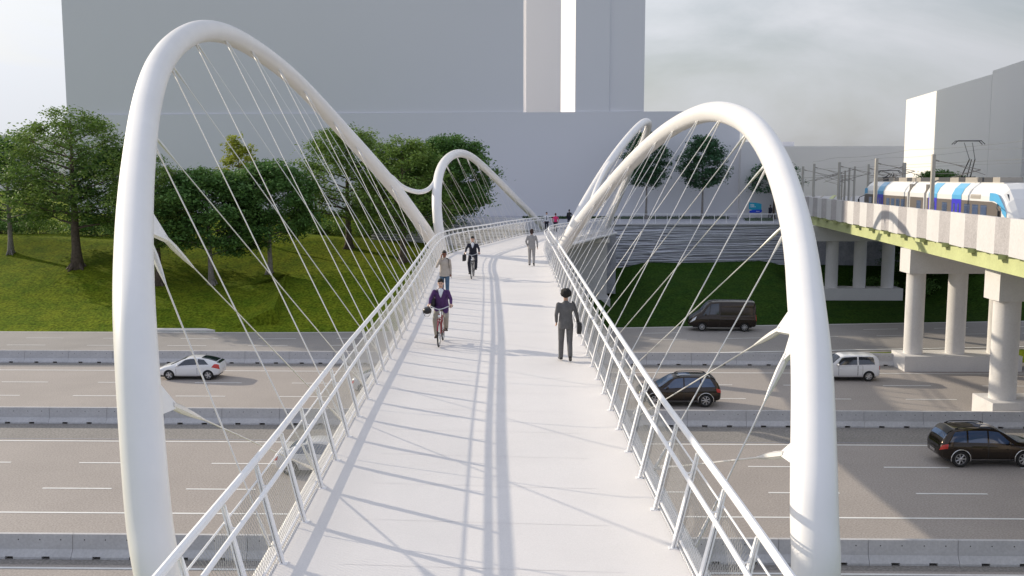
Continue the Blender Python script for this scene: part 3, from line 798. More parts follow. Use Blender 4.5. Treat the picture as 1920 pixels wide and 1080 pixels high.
cp(1585, 320, 150, -2.7, .12, 'distant catenary pole, third from the right of the far cluster')
cp(1579, 328, 168, -2.7, .12, 'distant lowest catenary pole, leftmost of the far cluster')
w_ = P(1912, 250, 47)
catpole(w_.x + 7.5, 50, 13.8, vbot(50) + .34, .13, -3.6, 'catenary pole beyond the right edge with its arm reaching into the photo')
# contact wires
def catw(label, off_):
    b = MB()
    for dz in (0, .95):
        pts = []
        for Y in range(20, 150, 4):
            sag = .18 * (((Y - 20) % 30) / 15 - 1) ** 2 if dz else 0
            pts.append(Vector((vx(Y) + off_, Y, vbot(Y) + 5.0 - .35 + dz + sag)) - Vector((vx(60) + off_, 60, 0)))
        b.tube(pts, .009, 4)
    tag(b.build('contact_wire', 'wire', loc=(vx(60) + off_, 60, 0)), label, 'wire')
catw('thin overhead contact wire above the near track of the viaduct', 3.7)
catw('thin overhead contact wire above the far track of the viaduct', 8.8)

# ---------------------------------------------------------------- trams
def tram(label, off_, Y0, Y1, flip=False, full=True):
    """Y0 near end, Y1 far end; straight body along the near track"""
    zr = (vbot(Y0) + vbot(Y1)) / 2 + .40
    A_ = Vector((vx(Y0) + off_, Y0, vbot(Y0) - .12)); B_ = Vector((vx(Y1) + off_, Y1, vbot(Y1) - .12))
    L_ = (B_ - A_).length; d = (B_ - A_).normalized()
    t = thing('tram', label, 'tram', A_); t.rotation_mode = 'XYZ'
    # local x along the tram (near -> far), local y to the left of travel (towards camera side = +y)
    X = d; Yv = Vector((0, 0, 1)).cross(X).normalized(); Zv = X.cross(Yv)
    t.rotation_euler = Matrix((X, Yv, Zv)).transposed().to_euler()
    w = 1.3; Hh = 3.45
    
    def skin(x0, x1, z0, z1, side, o=.0):
        """quad strip following the side section between heights"""
        P_ = [(w + o, .25), (w + o, 2.72), (w - .2 + o, 3.12), (w - .55 + o * .5, Hh + o * .4)]
        zs = sorted({z0, z1} | {z for _, z in P_ if z0 < z < z1})
        vs = []
        for z in zs:
            y = interp(z, [(z_, y_) for y_, z_ in P_])
            vs += [(x0, y * side, z), (x1, y * side, z)]
        return vs, [(2 * i, 2 * i + 1, 2 * i + 3, 2 * i + 2) for i in range(len(zs) - 1)]
    secs = [(.0, L_ * .43), (L_ * .43 + .55, L_ * .55), (L_ * .55 + .55, L_)]
    nose = 2.0
    for k_, (a, c) in enumerate(secs):
        b = MB(); xs_ = [a, c]
        ring = [(-w + .1, .25), (-w, .5), (-w, 2.72), (-w + .2, 3.12), (-w + .55, Hh), (0, Hh + .04), (w - .55, Hh), (w - .2, 3.12), (w, 2.72), (w, .5), (w - .1, .25)]
        st = []
        if k_ == 0:
            for u in (0, .12, .3, .55, .8, 1): st.append((a + nose * u, u))
            st.append((c, 1))
        elif k_ == 2:
            st.append((a, 1))
            for u in (1, .8, .55, .3, .12, 0): st.append((c - nose * u, u))
        else: st = [(a, 1), (c, 1)]
        vs = []
        for x, u in st:
            q_ = 1 - (1 - u) ** 2.2
            for y, z in ring: vs.append((x, y * (.72 + .28 * q_), .25 + (z - .25) * ((.42 + .58 * q_) if z > 1 else 1)))
        n_ = len(ring)
        b.add(vs, [(i * n_ + j, (i + 1) * n_ + j, (i + 1) * n_ + (j + 1) % n_, i * n_ + (j + 1) % n_) for i in range(len(st) - 1) for j in range(n_)])
        b.add(vs[:n_], [tuple(range(n_))]); b.add(vs[-n_:], [tuple(range(n_))])
        b.build('body', 'tram_white', t)
        x0_, x1_ = (a + (nose if k_ == 0 else .15)), (c - (nose if k_ == 2 else .15))
        for sd in (1, -1): MB().add(*skin(x0_, x1_, 1.15, 2.42, sd, .012)).build('window_band', 'tram_band', t)
        b = MB(); b.box(((x0_ + x1_) / 2, 0, Hh + .03), (x1_ - x0_, 1.5, .05)); b.build('roof', 'tram_roof', t)
    for a in (L_ * .43, L_ * .55):
        b = MB()
        for i in range(6): b.box((a + .05 + i * .09, 0, 1.8), (.05, 2.44 - .08 * (i % 2), 3.05))
        b.build('bellows', 'tram_grey', t)
    doors = [L_ * .155, L_ * .335, L_ * .70, L_ * .90][:4]
    doors = [L_ * .24, L_ * .385, L_ * .80]
    for x in doors:
        for sd in (1, -1):
            b = MB(); b.add(*skin(x - .95, x + .95, .35, 2.46, sd, .022)); dr = b.build('door', 'tram_blue', t)
            b = MB()
            for u in (-.42, .42):
                vs, fs = skin(x + u - .26, x + u + .26, .95, 2.2, sd, .034)
                vs[-2] = (x + u - .10, vs[-2][1], vs[-2][2]); vs[-1] = (x + u + .10, vs[-1][1], vs[-1][2])
                b.add(vs, fs)
            b.build('pane', 'glass_blue', dr)
            b = MB(); b.add(*skin(x - .95, x + .95, 2.46, Hh - .02, sd, .022)); b.build('door_surround', 'tram_sky', t)
    for k_, (a, c) in enumerate(secs):
        x = a + (2.9 if k_ == 0 else .7)
        while x + 1.2 < c - (2.9 if k_ == 2 else .4):
            if all(abs(x + .5 - dx_) > 1.7 for dx_ in doors):
                for sd in (1, -1):
                    b = MB(); b.add(*skin(x, x + 1.05, 1.3, 2.2, sd, .02)); b.build('window', 'glass_blue', t)
            x += 1.5
    for sd in (1, -1):
        b = MB(); b.add(*skin(L_ * .115, L_ * .165, 2.55, 2.8, sd, .02)); b.build('display', 'tram_grey', t)
    # cab flanks, windscreens
    for x_, sg in ((0, 1), (L_, -1)):
        for sd in (1, -1):
            b = MB(); vs = []
            for i in range(13):
                u = .20 + 1.05 * i / 12; xx = x_ + sg * nose * u; uu = min(1, u); q_ = 1 - (1 - uu) ** 2.2; k = .42 + .58 * q_
                y = (w * (.72 + .28 * q_) + .02) * sd
                top_ = min(2.45 + .62 * min(1, max(0, (u - .12) / .6)) ** .6, 3.0) - (.28 if u > .9 else .28 * u / .9)
                vs += [(xx, y, .25 + (1.95 if u < .45 else 2.22) * k), (xx, y, .25 + (top_ - .05) * k)]
            b.add(vs, [(2 * i, 2 * i + 1, 2 * i + 3, 2 * i + 2) for i in range(12)])
            b.build('cab_panel', 'tram_sky', t)
            b = MB(); vs = []
            for i in range(9):
                u = .45 + .75 * i / 8; uu = min(1, u); q_ = 1 - (1 - uu) ** 2.2; k = .42 + .58 * q_
                y = (w * (.72 + .28 * q_) + .024) * sd
                vs += [(x_ + sg * nose * u, y, .95), (x_ + sg * nose * u, y, .25 + 2.15 * k)]
            b.add(vs, [(2 * i, 2 * i + 1, 2 * i + 3, 2 * i + 2) for i in range(8)])
            b.build('cab_window', 'tram_band', t)
        b = MB(); ys = [-.85, -.4, 0, .4, .85]
        vs = []
        for u in (.02, .14, .32, .5):
            q_ = 1 - (1 - u) ** 2.2
            for y in ys: vs.append((x_ + sg * (nose * u - .05), y * (.72 + .28 * q_) * 1.15, .25 + (3.28 - .25) * (.42 + .58 * q_) - (.55 - u) * .5))
        b.add(vs, [(i * 5 + j, i * 5 + j + 1, i * 5 + 6 + j, i * 5 + 5 + j) for i in range(3) for j in range(4)])
        b.box((x_ + sg * -.0, 0, 1.1), (.12, 1.75, .75)); b.build('windscreen', 'glass_dark', t)
        for sd in (.62, -.62):
            b = MB(); b.ell((x_ - sg * .06, sd, .72), (.06, .16, .09)); b.build('headlight', 'head_lamp', t, sm='all')
        for sd in (1, -1):
            b = MB(); b.tube([(x_ + sg * nose * .75, 1.2 * sd, 2.35), (x_ + sg * .55, 1.55 * sd, 2.1), (x_ + sg * .3, 1.55 * sd, 1.95)], .03, 5); b.box((x_ + sg * .25, 1.55 * sd, 1.75), (.1, .12, .42)); b.build('mirror_arm', 'black_plastic', t)
    # roof equipment
    x = 3.0; k_ = 0
    rr_ = random.Random(3)
    while x < L_ - 3.5:
        l_ = rr_.choice((1.2, 1.8, 2.4))
        b = MB(); b.box((x + l_ / 2, 0, Hh + .2), (l_, 1.25, .3)); b.build('roof_box', 'roof_dark' if k_ % 2 else 'tram_grey', t); x += l_ + .08; k_ += 1
    bg_ = MB()
    for x in (3.2, 5.2, L_ * .49 - .9, L_ * .49 + .9, L_ - 5.2, L_ - 3.2):
        for y in (-.72, .72): bg_.lathe([(.05, -.06), (.33, -.06), (.33, .06), (.05, .06)], 20, 'y', (x, y, .33))
    bg_.build('bogie_wheels', 'black_plastic', t)
    # pantograph
    for px_, up in ((L_ * .30, 2.3), (L_ - 4.6, .55)):
        b = MB(); z0 = Hh + .38; k = Vector((px_ - .55, 0, z0 + up * .48)); h = Vector((px_ + .35, 0, z0 + up))
        for s_ in (-.28, .28):
            b.tube([(px_ + .55, s_, z0), (k.x, s_ * .6, k.z)], .035, 6); b.tube([(k.x, s_ * .6, k.z), (h.x, s_ * .9, h.z - .12)], .02, 6)
        b.tube([(px_ + .3, 0, z0), (k.x + .12, 0, k.z)], .03, 6)
        b.box((px_ + .5, 0, z0 - .02), (.9, .9, .08))
        for dx_ in (-.25, .25):
            b.tube([(h.x + dx_, -.95, h.z - .22), (h.x + dx_, -.72, h.z), (h.x + dx_, .72, h.z), (h.x + dx_, .95, h.z - .22)], .028, 6)
        for s_ in (-.5, .5): b.tube([(h.x - .25, s_, h.z), (h.x + .25, s_, h.z)], .02, 5)
        b.build('pantograph', 'black_plastic', t)
    return t
tram('white tram with light blue and deep blue door panels running behind the viaduct parapet', 3.0 + 1.0, 56.4, 91.5)
tram('second white tram at the right edge on the far track, mostly outside the photo', 9.0, 30, 64.0)
# ================================================================ cars
class Car:
    def __init__(s, st, kink=5):
        """stations: (x, zb, zbelt, ztop, wbody, wtop)"""
        x0, x1 = st[0][0], st[-1][0]; n = 64
        X = [lerp(x0, x1, (1 - math.cos(math.pi * i / n)) / 2 * .35 + i / n * .65) for i in range(n + 1)]
        cols = []
        for k in range(1, 6):
            c = [interp(x, [(q_[0], q_[k]) for q_ in st]) for x in X]
            for _ in range(2): c = [c[0]] + [(c[i - 1] + 2 * c[i] + c[i + 1]) / 4 for i in range(1, n)] + [c[-1]]
            cols.append(c)
        s.X = X; s.G = []
        for i in range(n + 1):
            zb, ze, zt, w, wt = [c[i] for c in cols]
            h = max(.02, zt - ze)
            half = [(0, zb), (w * .55, zb), (w * .90, zb + .02), (w * .985, zb + (ze - zb) * .28), (w, zb + (ze - zb) * .62), (w * .955, ze),
                    (lerp(w * .955, wt, .82), ze + h * .80), (wt * .80, zt - h * .05), (wt * .42, zt - .004), (0, zt)]
            # refine ring
            r = crom(half, 3)
            s.G.append(r)
        s.M = len(s.G[0]) - 1; s.per = 3
    def S(s, x, t, side=1, o=0.):
        def raw(x, t):
            X = s.X; x = max(X[0], min(X[-1], x)); i = 0
            lo, hi = 0, len(X) - 2
            while lo < hi:
                m_ = (lo + hi + 1) // 2
                if X[m_] <= x: lo = m_
                else: hi = m_ - 1
            i = lo; u = (x - X[i]) / (X[i + 1] - X[i])
            tt = max(0, min(s.M, t * s.per)); j = min(int(tt), s.M - 1); v = tt - j
            g = s.G
            y = lerp(lerp(g[i][j][0], g[i][j + 1][0], v), lerp(g[i + 1][j][0], g[i + 1][j + 1][0], v), u)
            z = lerp(lerp(g[i][j][1], g[i][j + 1][1], v), lerp(g[i + 1][j][1], g[i + 1][j + 1][1], v), u)
            return Vector((x, y, z))
        p = raw(x, t)
        if o:
            e = .02; a = raw(x + e, t) - raw(x - e, t); c = raw(x, t + .1) - raw(x, t - .1)
            nrm = a.cross(c); 
            if nrm.length > 1e-9:
                nrm.normalize()
                if nrm.y < 0 or (abs(nrm.y) < .05 and nrm.z < 0): nrm = -nrm
                p = p + nrm * o
        return Vector((p.x, p.y * side, p.z))
    def body(s, name, m, root, arches, r):
        b = MB(); n = len(s.X); k = s.M
        vs = []
        for i in range(n):
            ring = [(y, z) for y, z in s.G[i]] + [(-y, z) for y, z in reversed(s.G[i][1:-1])]
            vs += [(s.X[i], y, z) for y, z in ring]
        K = len(vs) // n
        b.add(vs, [(i * K + j, (i + 1) * K + j, (i + 1) * K + (j + 1) % K, i * K + (j + 1) % K) for i in range(n - 1) for j in range(K)] + [tuple(range(K)), tuple((n - 1) * K + j for j in range(K - 1, -1, -1))])
        o = b.build(name, [m, 'black_plastic'], root)
        c = MB()
        for x in arches:
            for sd in (1, -1):
                c.lathe([(.001, -.30), (r * 1.13, -.30), (r * 1.13, .30), (.001, .30)], 28, 'y', (x, sd * (s.wid), r * 1.0), 0)
        co = c.build('cut', ['black_plastic'], root)
        md = o.modifiers.new('b', 'BOOLEAN'); md.operation = 'DIFFERENCE'; md.solver = 'EXACT'; md.object = co
        dg = bpy.context.evaluated_depsgraph_get(); me = bpy.data.meshes.new_from_object(o.evaluated_get(dg))
        o.modifiers.clear(); o.data = me; bpy.data.objects.remove(co)
        me.polygons.foreach_set('use_smooth', [True] * len(me.polygons)); me.set_sharp_from_angle(angle=R(38))
        return o
    def patch(s, name, m, parent, quad, o=.006, nu=10, nv=6, sides=(1, -1), across=False):
        """quad: (x,t) of four corners a,b,c,d;  across: mirrored over the roof between +t and -t"""
        b = MB()
        if across:
            (xa, ta), (xb, tb) = quad   # low edge x,t ; high edge x,t
            vs = []; n2 = 18
            for i in range(nu + 1):
                u = i / nu; x = lerp(xa, xb, u); t0 = lerp(ta, tb, u)
                for j in range(n2 + 1):
                    v = j / n2 * 2 - 1; t = 9 - (9 - t0) * abs(v)
                    vs.append(s.S(x, t, 1 if v < 0 else -1, o))
            b.add(vs, [(i * (n2 + 1) + j, i * (n2 + 1) + j + 1, (i + 1) * (n2 + 1) + j + 1, (i + 1) * (n2 + 1) + j) for i in range(nu) for j in range(n2)])
            return b.build(name, m, parent, sm='all')
        out = []
        for sd in sides:
            b = MB(); a, c, d, e = quad; vs = []
            for i in range(nu + 1):
                for j in range(nv + 1):
                    u, v = i / nu, j / nv
                    x = lerp(lerp(a[0], c[0], u), lerp(e[0], d[0], u), v); t = lerp(lerp(a[1], c[1], u), lerp(e[1], d[1], u), v)
                    vs.append(s.S(x, t, sd, o))
            b.add(vs, [(i * (nv + 1) + j, (i + 1) * (nv + 1) + j, (i + 1) * (nv + 1) + j + 1, i * (nv + 1) + j + 1) for i in range(nu) for j in range(nv)])
            out.append(b.build(name, m, parent, sm='all'))
        return out
def wheel(parent, x, y, r, wd, spokes, sd):
    b = MB(); b.lathe([(r * .66, -wd * .42), (r * .80, -wd * .5), (r * .96, -wd * .46), (r, -wd * .3), (r, wd * .3), (r * .96, wd * .46), (r * .80, wd * .5), (r * .66, wd * .42)], 36, 'y')
    w = thing('wheel', None, None, (x, y, r)); w.parent = parent
    b.build('tyre', 'tyre', w, sm='all')
    b = MB(); o = sd * wd * .36
    b.lathe([(r * .60, -wd * .38), (r * .68, -wd * .38), (r * .69, wd * .38), (r * .62, wd * .40), (r * .60, wd * .3)], 36, 'y')
    for k in range(spokes):
        q_ = 2 * math.pi * k / spokes
        d = Vector((math.cos(q_), 0, math.sin(q_))); e = Vector((-d.z, 0, d.x))
        for s_ in ((0,) if spokes > 6 else (-.05, .05)):
            a = d * r * .10 + Vector((0, o, 0)) + e * s_ * r; c = d * r * .63 + Vector((0, o + sd * .008, 0)) + e * s_ * r * 2.2
            b.tube([a, c], [r * .075, r * .085], 6, flat=(1, .6))
    b.lathe([(.001, o - .02), (r * .17, o - .02), (r * .15, o + sd * .025 + .0), (.001, o + sd * .03)], 16, 'y')
    b.build('rim', 'rim', w, sm=True)
    b = MB(); b.lathe([(.001, -.03), (r * .58, -.03), (r * .58, .0), (.001, .0)], 20, 'y'); b.build('brake_disc', 'black_plastic', w)
def make_car(name, label, cat, loc, rz, st, W, arches, r, paint, side_win, wind, rear, doors, tails, heads, spokes=7, rails=False, sill=None, glass='glass_dark', mirror=None, grille=None, rear_plate=True, sunroof=None, extra=None):
    t = thing(name, label, cat, loc, rz)
    c = Car(st); c.wid = W
    body = c.body('body', paint, t, arches, r)
    for (x0, x1) in doors:
        c.patch('door_gap', 'seam', t, [(x0 - .008, .95 * 2.0), (x1 + .008, 1.9), (x1 + .008, 4.98), (x0 - .008, 4.98)], .002)
        dr = c.patch('door', paint, t, [(x0 + .008, 2.0), (x1 - .008, 2.0), (x1 - .008, 4.96), (x0 + .008, 4.96)], .005)
        for d_, sd in zip(dr, (1, -1)):
            p = c.S((x1 - .16) if arches[0] < arches[1] else x0 + .16, 4.35, sd, .02)
            b = MB(); b.ell(p, (.10, .018, .018)); b.build('handle', paint, d_, sm='all')
    for quad in side_win: c.patch('window', glass, t, quad, .007)
    c.patch('windscreen', glass, t, wind, .007, across=True)
    c.patch('rear_window', glass, t, rear, .007, across=True)
    for quad in tails: c.patch('taillight', 'tail_red', t, quad, .008)
    for quad in heads: c.patch('headlight', 'head_lamp', t, quad, .008)
    if sunroof: c.patch('sunroof', glass, t, sunroof, .006, across=True)
    if sill: c.patch('sill_trim', sill, t, [(arches[0] + r * 1.25, 1.9), (arches[1] - r * 1.25, 1.9), (arches[1] - r * 1.25, 2.35), (arches[0] + r * 1.25, 2.35)], .014)
    for x in arches:
        for sd in (1, -1): wheel(t, x, sd * (W - .115), r, .215, spokes, sd)
        if sill:
            for sd in (1, -1):
                b = MB(); pts = [Vector((x + math.cos(q_) * r * 1.16, sd * (W + .0), r + math.sin(q_) * r * 1.16)) for q_ in [math.pi * (-.08 + 1.16 * k / 16) for k in range(17)]]
                b.tube(pts, .025, 6); b.build('arch_trim', sill, t, sm='all')
    if mirror:
        for sd in (1, -1):
            p = c.S(mirror, 5.1, sd, 0); b = MB(); b.ell(p + Vector((0, sd * .12, .06)), (.07, .11, .075)); b.tube([p, p + Vector((0, sd * .1, .04))], .02, 5); b.build('mirror', paint, t, sm='all')
    if rails:
        for sd in (1, -1):
            xa, xb = rails; b = MB(); pts = [c.S(lerp(xa, xb, k / 8), 6.9, sd, .0) + Vector((0, 0, .012 if k in (0, 8) else .065)) for k in range(9)]
            b.tube(pts, .022, 6)
            b.tube([c.S(xa + .1, 6.9, sd) , c.S(xa + .12, 6.9, sd) + Vector((0, 0, .065))], .03, 6); b.tube([c.S(xb - .1, 6.9, sd), c.S(xb - .12, 6.9, sd) + Vector((0, 0, .065))], .03, 6)
            b.build('roof_rail', 'black_plastic', t, sm=True)
    # lower bumpers, plates
    xf, xr = (st[-1][0], st[0][0])
    b = MB(); b.box((xr - .012, 0, .78 if st[0][2] > .9 else .62), (.02, .50, .12)); b.build('number_plate', 'chrome' if paint == 'black_paint' else 'concrete_light', t)
    b = MB(); b.box((0, 0, st[5][1] + .02), ((xf - xr) * .86, W * 1.7, .12)); b.build('underbody', 'black_plastic', t)
    if grille:
        for sd in (1, -1):
            b = MB(); b.box((xf - .03, sd * .17, grille), (.06, .26, .18)); b.build('grille', 'black_plastic', t)
    if extra: extra(c, t)
    return t
def px_ground(px, Y): return P(px, 540, Y).x
# SUV (rear at -x, front at +x)
SUV = [(-2.31, .52, .80, .86, .60, .50), (-2.26, .42, .98, 1.04, .84, .66), (-2.12, .36, 1.05, 1.30, .92, .68), (-1.92, .33, 1.07, 1.56, .94, .69), (-1.72, .31, 1.07, 1.68, .945, .69),
       (-1.2, .30, 1.06, 1.72, .945, .70), (-.4, .30, 1.04, 1.72, .94, .70), (.25, .30, 1.02, 1.68, .94, .69), (.62, .30, 1.00, 1.50, .94, .68), (1.22, .30, .985, 1.10, .94, .74), (1.7, .32, .95, 1.05, .93, .74), (2.05, .36, .86, .98, .88, .70), (2.24, .42, .74, .88, .78, .60), (2.32, .50, .66, .76, .60, .48)]
def suv(label, loc, rz):
    def ex(c, t):
        c.patch('spoiler', 'black_plastic', t, ((-1.98, 6.4), (-1.72, 6.4)), .03, across=True)
        c.patch('rear_badge_strip', 'chrome', t, [(-2.262, 4.9), (-2.235, 4.9), (-2.235, 5.02), (-2.262, 5.02)], .01)
    return make_car('suv', label, 'car', loc, rz, SUV, .94, (-1.42, 1.40), .372, 'black_paint',
        [[(-1.93, 5.15), (-1.18, 5.12), (-1.16, 6.05), (-1.66, 5.98)], [(-1.10, 5.12), (-.26, 5.12), (-.24, 6.12), (-1.08, 6.07)], [(-.18, 5.12), (.92, 5.12), (.30, 6.02), (-.17, 6.12)]],
        ((1.17, 5.75), (.36, 6.5)), ((-2.13, 6.0), (-1.84, 6.55)), [(-.96, -.22), (-.2, .78)],
        [[(-2.29, 4.1), (-2.02, 4.25), (-1.98, 4.95), (-2.25, 4.95)]], [[(2.02, 3.9), (2.28, 4.1), (2.22, 4.9), (1.85, 4.95)]],
        glass='glass_blue', spokes=7, rails=(-1.6, .15), sill='chrome', mirror=.70, grille=.70, sunroof=((.02, 7.1), (-.62, 7.1)), extra=ex)
PI = math.pi
suv('glossy black SUV driving left behind the right bridge railing', (px_ground(1291, 57.3) - .5, 57.2, .01), PI + YAW)
suv('glossy black SUV driving right at the right edge, seen from behind and nearer', (21.3, 45.75, .01), YAW + .02)
# low white hatchback
HATCH = [(-2.03, .50, .66, .80, .55, .45), (-1.98, .36, .84, 1.00, .76, .60), (-1.85, .30, .92, 1.08, .84, .62), (-1.62, .27, .93, 1.17, .865, .60), (-1.2, .24, .93, 1.29, .87, .58), (-.6, .22, .91, 1.385, .87, .56), (-.05, .22, .88, 1.39, .87, .56),
         (.35, .22, .86, 1.28, .87, .57), (.75, .22, .84, 1.08, .87, .62), (1.15, .23, .80, .92, .865, .66), (1.55, .25, .72, .82, .85, .64), (1.85, .28, .62, .70, .78, .56), (2.0, .34, .54, .60, .62, .46), (2.06, .42, .50, .54, .45, .35)]
def hx(c, t):
    c.patch('tailgate_glass', 'glass_dark', t, ((-1.93, 6.3), (-1.78, 6.0)), .01, across=True)
make_car('hatchback', 'low white sports hatchback driving left on the far carriageway left of the bridge', 'car', (px_ground(356, 64.6), 64.4, .01), PI + YAW, HATCH, .868, (-1.27, 1.17), .305, 'white_paint',
    [[(-1.32, 5.12), (-.62, 5.12), (-.60, 6.0), (-.98, 5.98)], [(-.55, 5.12), (.72, 5.12), (.20, 5.95), (-.54, 6.02)]],
    ((1.08, 6.0), (.18, 6.6)), ((-1.72, 6.6), (-.80, 6.7)), [(-.6, .72)],
    [[(-1.98, 4.1), (-1.50, 4.5), (-1.66, 5.3), (-1.93, 5.5)]], [[(1.45, 4.6), (1.93, 4.2), (1.85, 4.9), (1.40, 5.0)]], spokes=5, mirror=.60, extra=hx)
# boxy white wagon
BOX = [(-1.98, .48, .74, .86, .60, .52), (-1.95, .36, .98, 1.12, .80, .66), (-1.86, .30, 1.0, 1.44, .855, .70), (-1.72, .27, 1.0, 1.58, .86, .71), (-1.2, .25, .99, 1.63, .86, .72), (-.4, .25, .97, 1.63, .86, .72), (.3, .25, .96, 1.60, .86, .71), (.55, .25, .955, 1.52, .86, .70),
       (1.0, .25, .95, 1.14, .86, .72), (1.5, .27, .90, 1.02, .85, .72), (1.82, .30, .80, .93, .80, .66), (1.93, .36, .68, .80, .70, .56), (1.98, .46, .6, .68, .55, .45)]
make_car('box_wagon', 'small boxy white wagon driving left just right of the near right arch', 'car', (px_ground(1647, 64.3) - 2.0, 64.0, .01), PI + YAW, BOX, .858, (-1.25, 1.25), .315, 'white_paint',
    [[(-1.60, 5.12), (-.62, 5.12), (-.60, 6.1), (-1.50, 6.05)], [(-.52, 5.12), (.78, 5.12), (.42, 6.0), (-.50, 6.1)]],
    ((1.0, 5.8), (.50, 6.4)), ((-1.93, 5.9), (-1.80, 6.5)), [(-.86, -.57), (-.55, .62)],
    [[(-1.97, 3.9), (-1.86, 4.0), (-1.86, 5.0), (-1.96, 4.95)]], [[(1.6, 4.2), (1.9, 4.0), (1.86, 4.9), (1.55, 5.0)]], spokes=6, mirror=.66)
# rounded white small saloon, rear left
RND = [(-2.05, .50, .62, .72, .5, .4), (-1.98, .36, .80, .90, .72, .55), (-1.8, .29, .90, 1.02, .84, .66), (-1.45, .26, .94, 1.12, .87, .66), (-1.0, .24, .93, 1.32, .88, .60), (-.5, .23, .91, 1.46, .88, .57), (0, .23, .89, 1.49, .88, .56), (.4, .23, .88, 1.42, .88, .57), (.8, .23, .87, 1.18, .88, .64),
       (1.15, .24, .85, .98, .87, .70), (1.6, .27, .78, .88, .85, .66), (1.9, .31, .66, .74, .74, .55), (2.05, .42, .54, .6, .5, .4)]
def rndcar(label, loc, rz, paint):
    return make_car('saloon_car', label, 'car', loc, rz, RND, .878, (-1.28, 1.28), .325, paint,
        [[(-1.18, 5.12), (-.42, 5.12), (-.40, 6.0), (-.78, 5.95)], [(-.34, 5.12), (.80, 5.12), (.32, 5.95), (-.33, 6.02)]],
        ((1.05, 6.0), (.36, 6.6)), ((-1.35, 6.4), (-.66, 6.7)), [(-.88, -.38), (-.36, .75)],
        [[(-2.0, 4.0), (-1.82, 4.1), (-1.80, 4.8), (-1.95, 4.8)]], [[(1.7, 4.2), (1.97, 4.0), (1.90, 4.8), (1.6, 4.9)]], spokes=5, mirror=.66, glass='glass_blue')
rndcar('rounded white car seen through the left railing mesh, rear end to the left', (px_ground(513, 44.6) + 2.02, 44.4, .01), YAW, 'white_paint')
rndcar('light silver car showing only its end beside the left edge of the bridge deck', (px_ground(655, 59.6) + 2.03, 60.2, .01), YAW, 'silver_paint')
# van, front at +x
VAN = [(-2.70, .55, .90, 1.2, .86, .70), (-2.66, .42, 1.25, 2.20, .96, .80), (-2.58, .38, 1.28, 2.38, .99, .82), (-2.4, .36, 1.28, 2.42, .99, .83), (-1.0, .34, 1.28, 2.44, .99, .83), (.4, .34, 1.27, 2.43, .99, .83), (.95, .34, 1.26, 2.38, .99, .82), (1.2, .34, 1.25, 2.22, .99, .80),
       (1.78, .34, 1.22, 1.52, .98, .78), (2.1, .36, 1.12, 1.30, .96, .78), (2.45, .40, .92, 1.08, .90, .74), (2.64, .44, .74, .88, .80, .62), (2.70, .52, .66, .74, .66, .5)]
def vx_(c, t):
    mat('panel_brown', (.05, .035, .025), .3, coat=1.)
    c.patch('side_panel_frame', 'black_plastic', t, [(-2.46, 5.02), (.18, 5.02), (.14, 6.35), (-2.42, 6.35)], .004)
    c.patch('side_panel', 'black_paint', t, [(-2.42, 5.06), (.14, 5.06), (.10, 6.3), (-2.38, 6.3)], .010)
make_car('van', 'black high roofed panel van driving left on the ramp road below the right slope', 'van', (px_ground(1353, 83.4), 83.3, .01), PI - .09 + .02, VAN, .985, (-1.75, 1.62), .345, 'black_paint',
    [[(.30, 5.12), (1.02, 5.12), (.92, 6.05), (.30, 6.1)], [(1.08, 5.12), (1.62, 5.12), (1.30, 5.7), (.98, 6.0)]],
    ((1.72, 5.8), (1.12, 6.4)), ((-2.70, 5.4), (-2.68, 5.8)), [(.22, 1.12)],
    [[(-2.69, 4.2), (-2.62, 4.2), (-2.61, 5.3), (-2.665, 5.3)]], [[(2.18, 4.4), (2.56, 4.2), (2.40, 5.0), (2.05, 5.3)]], spokes=8, mirror=1.35, extra=vx_)
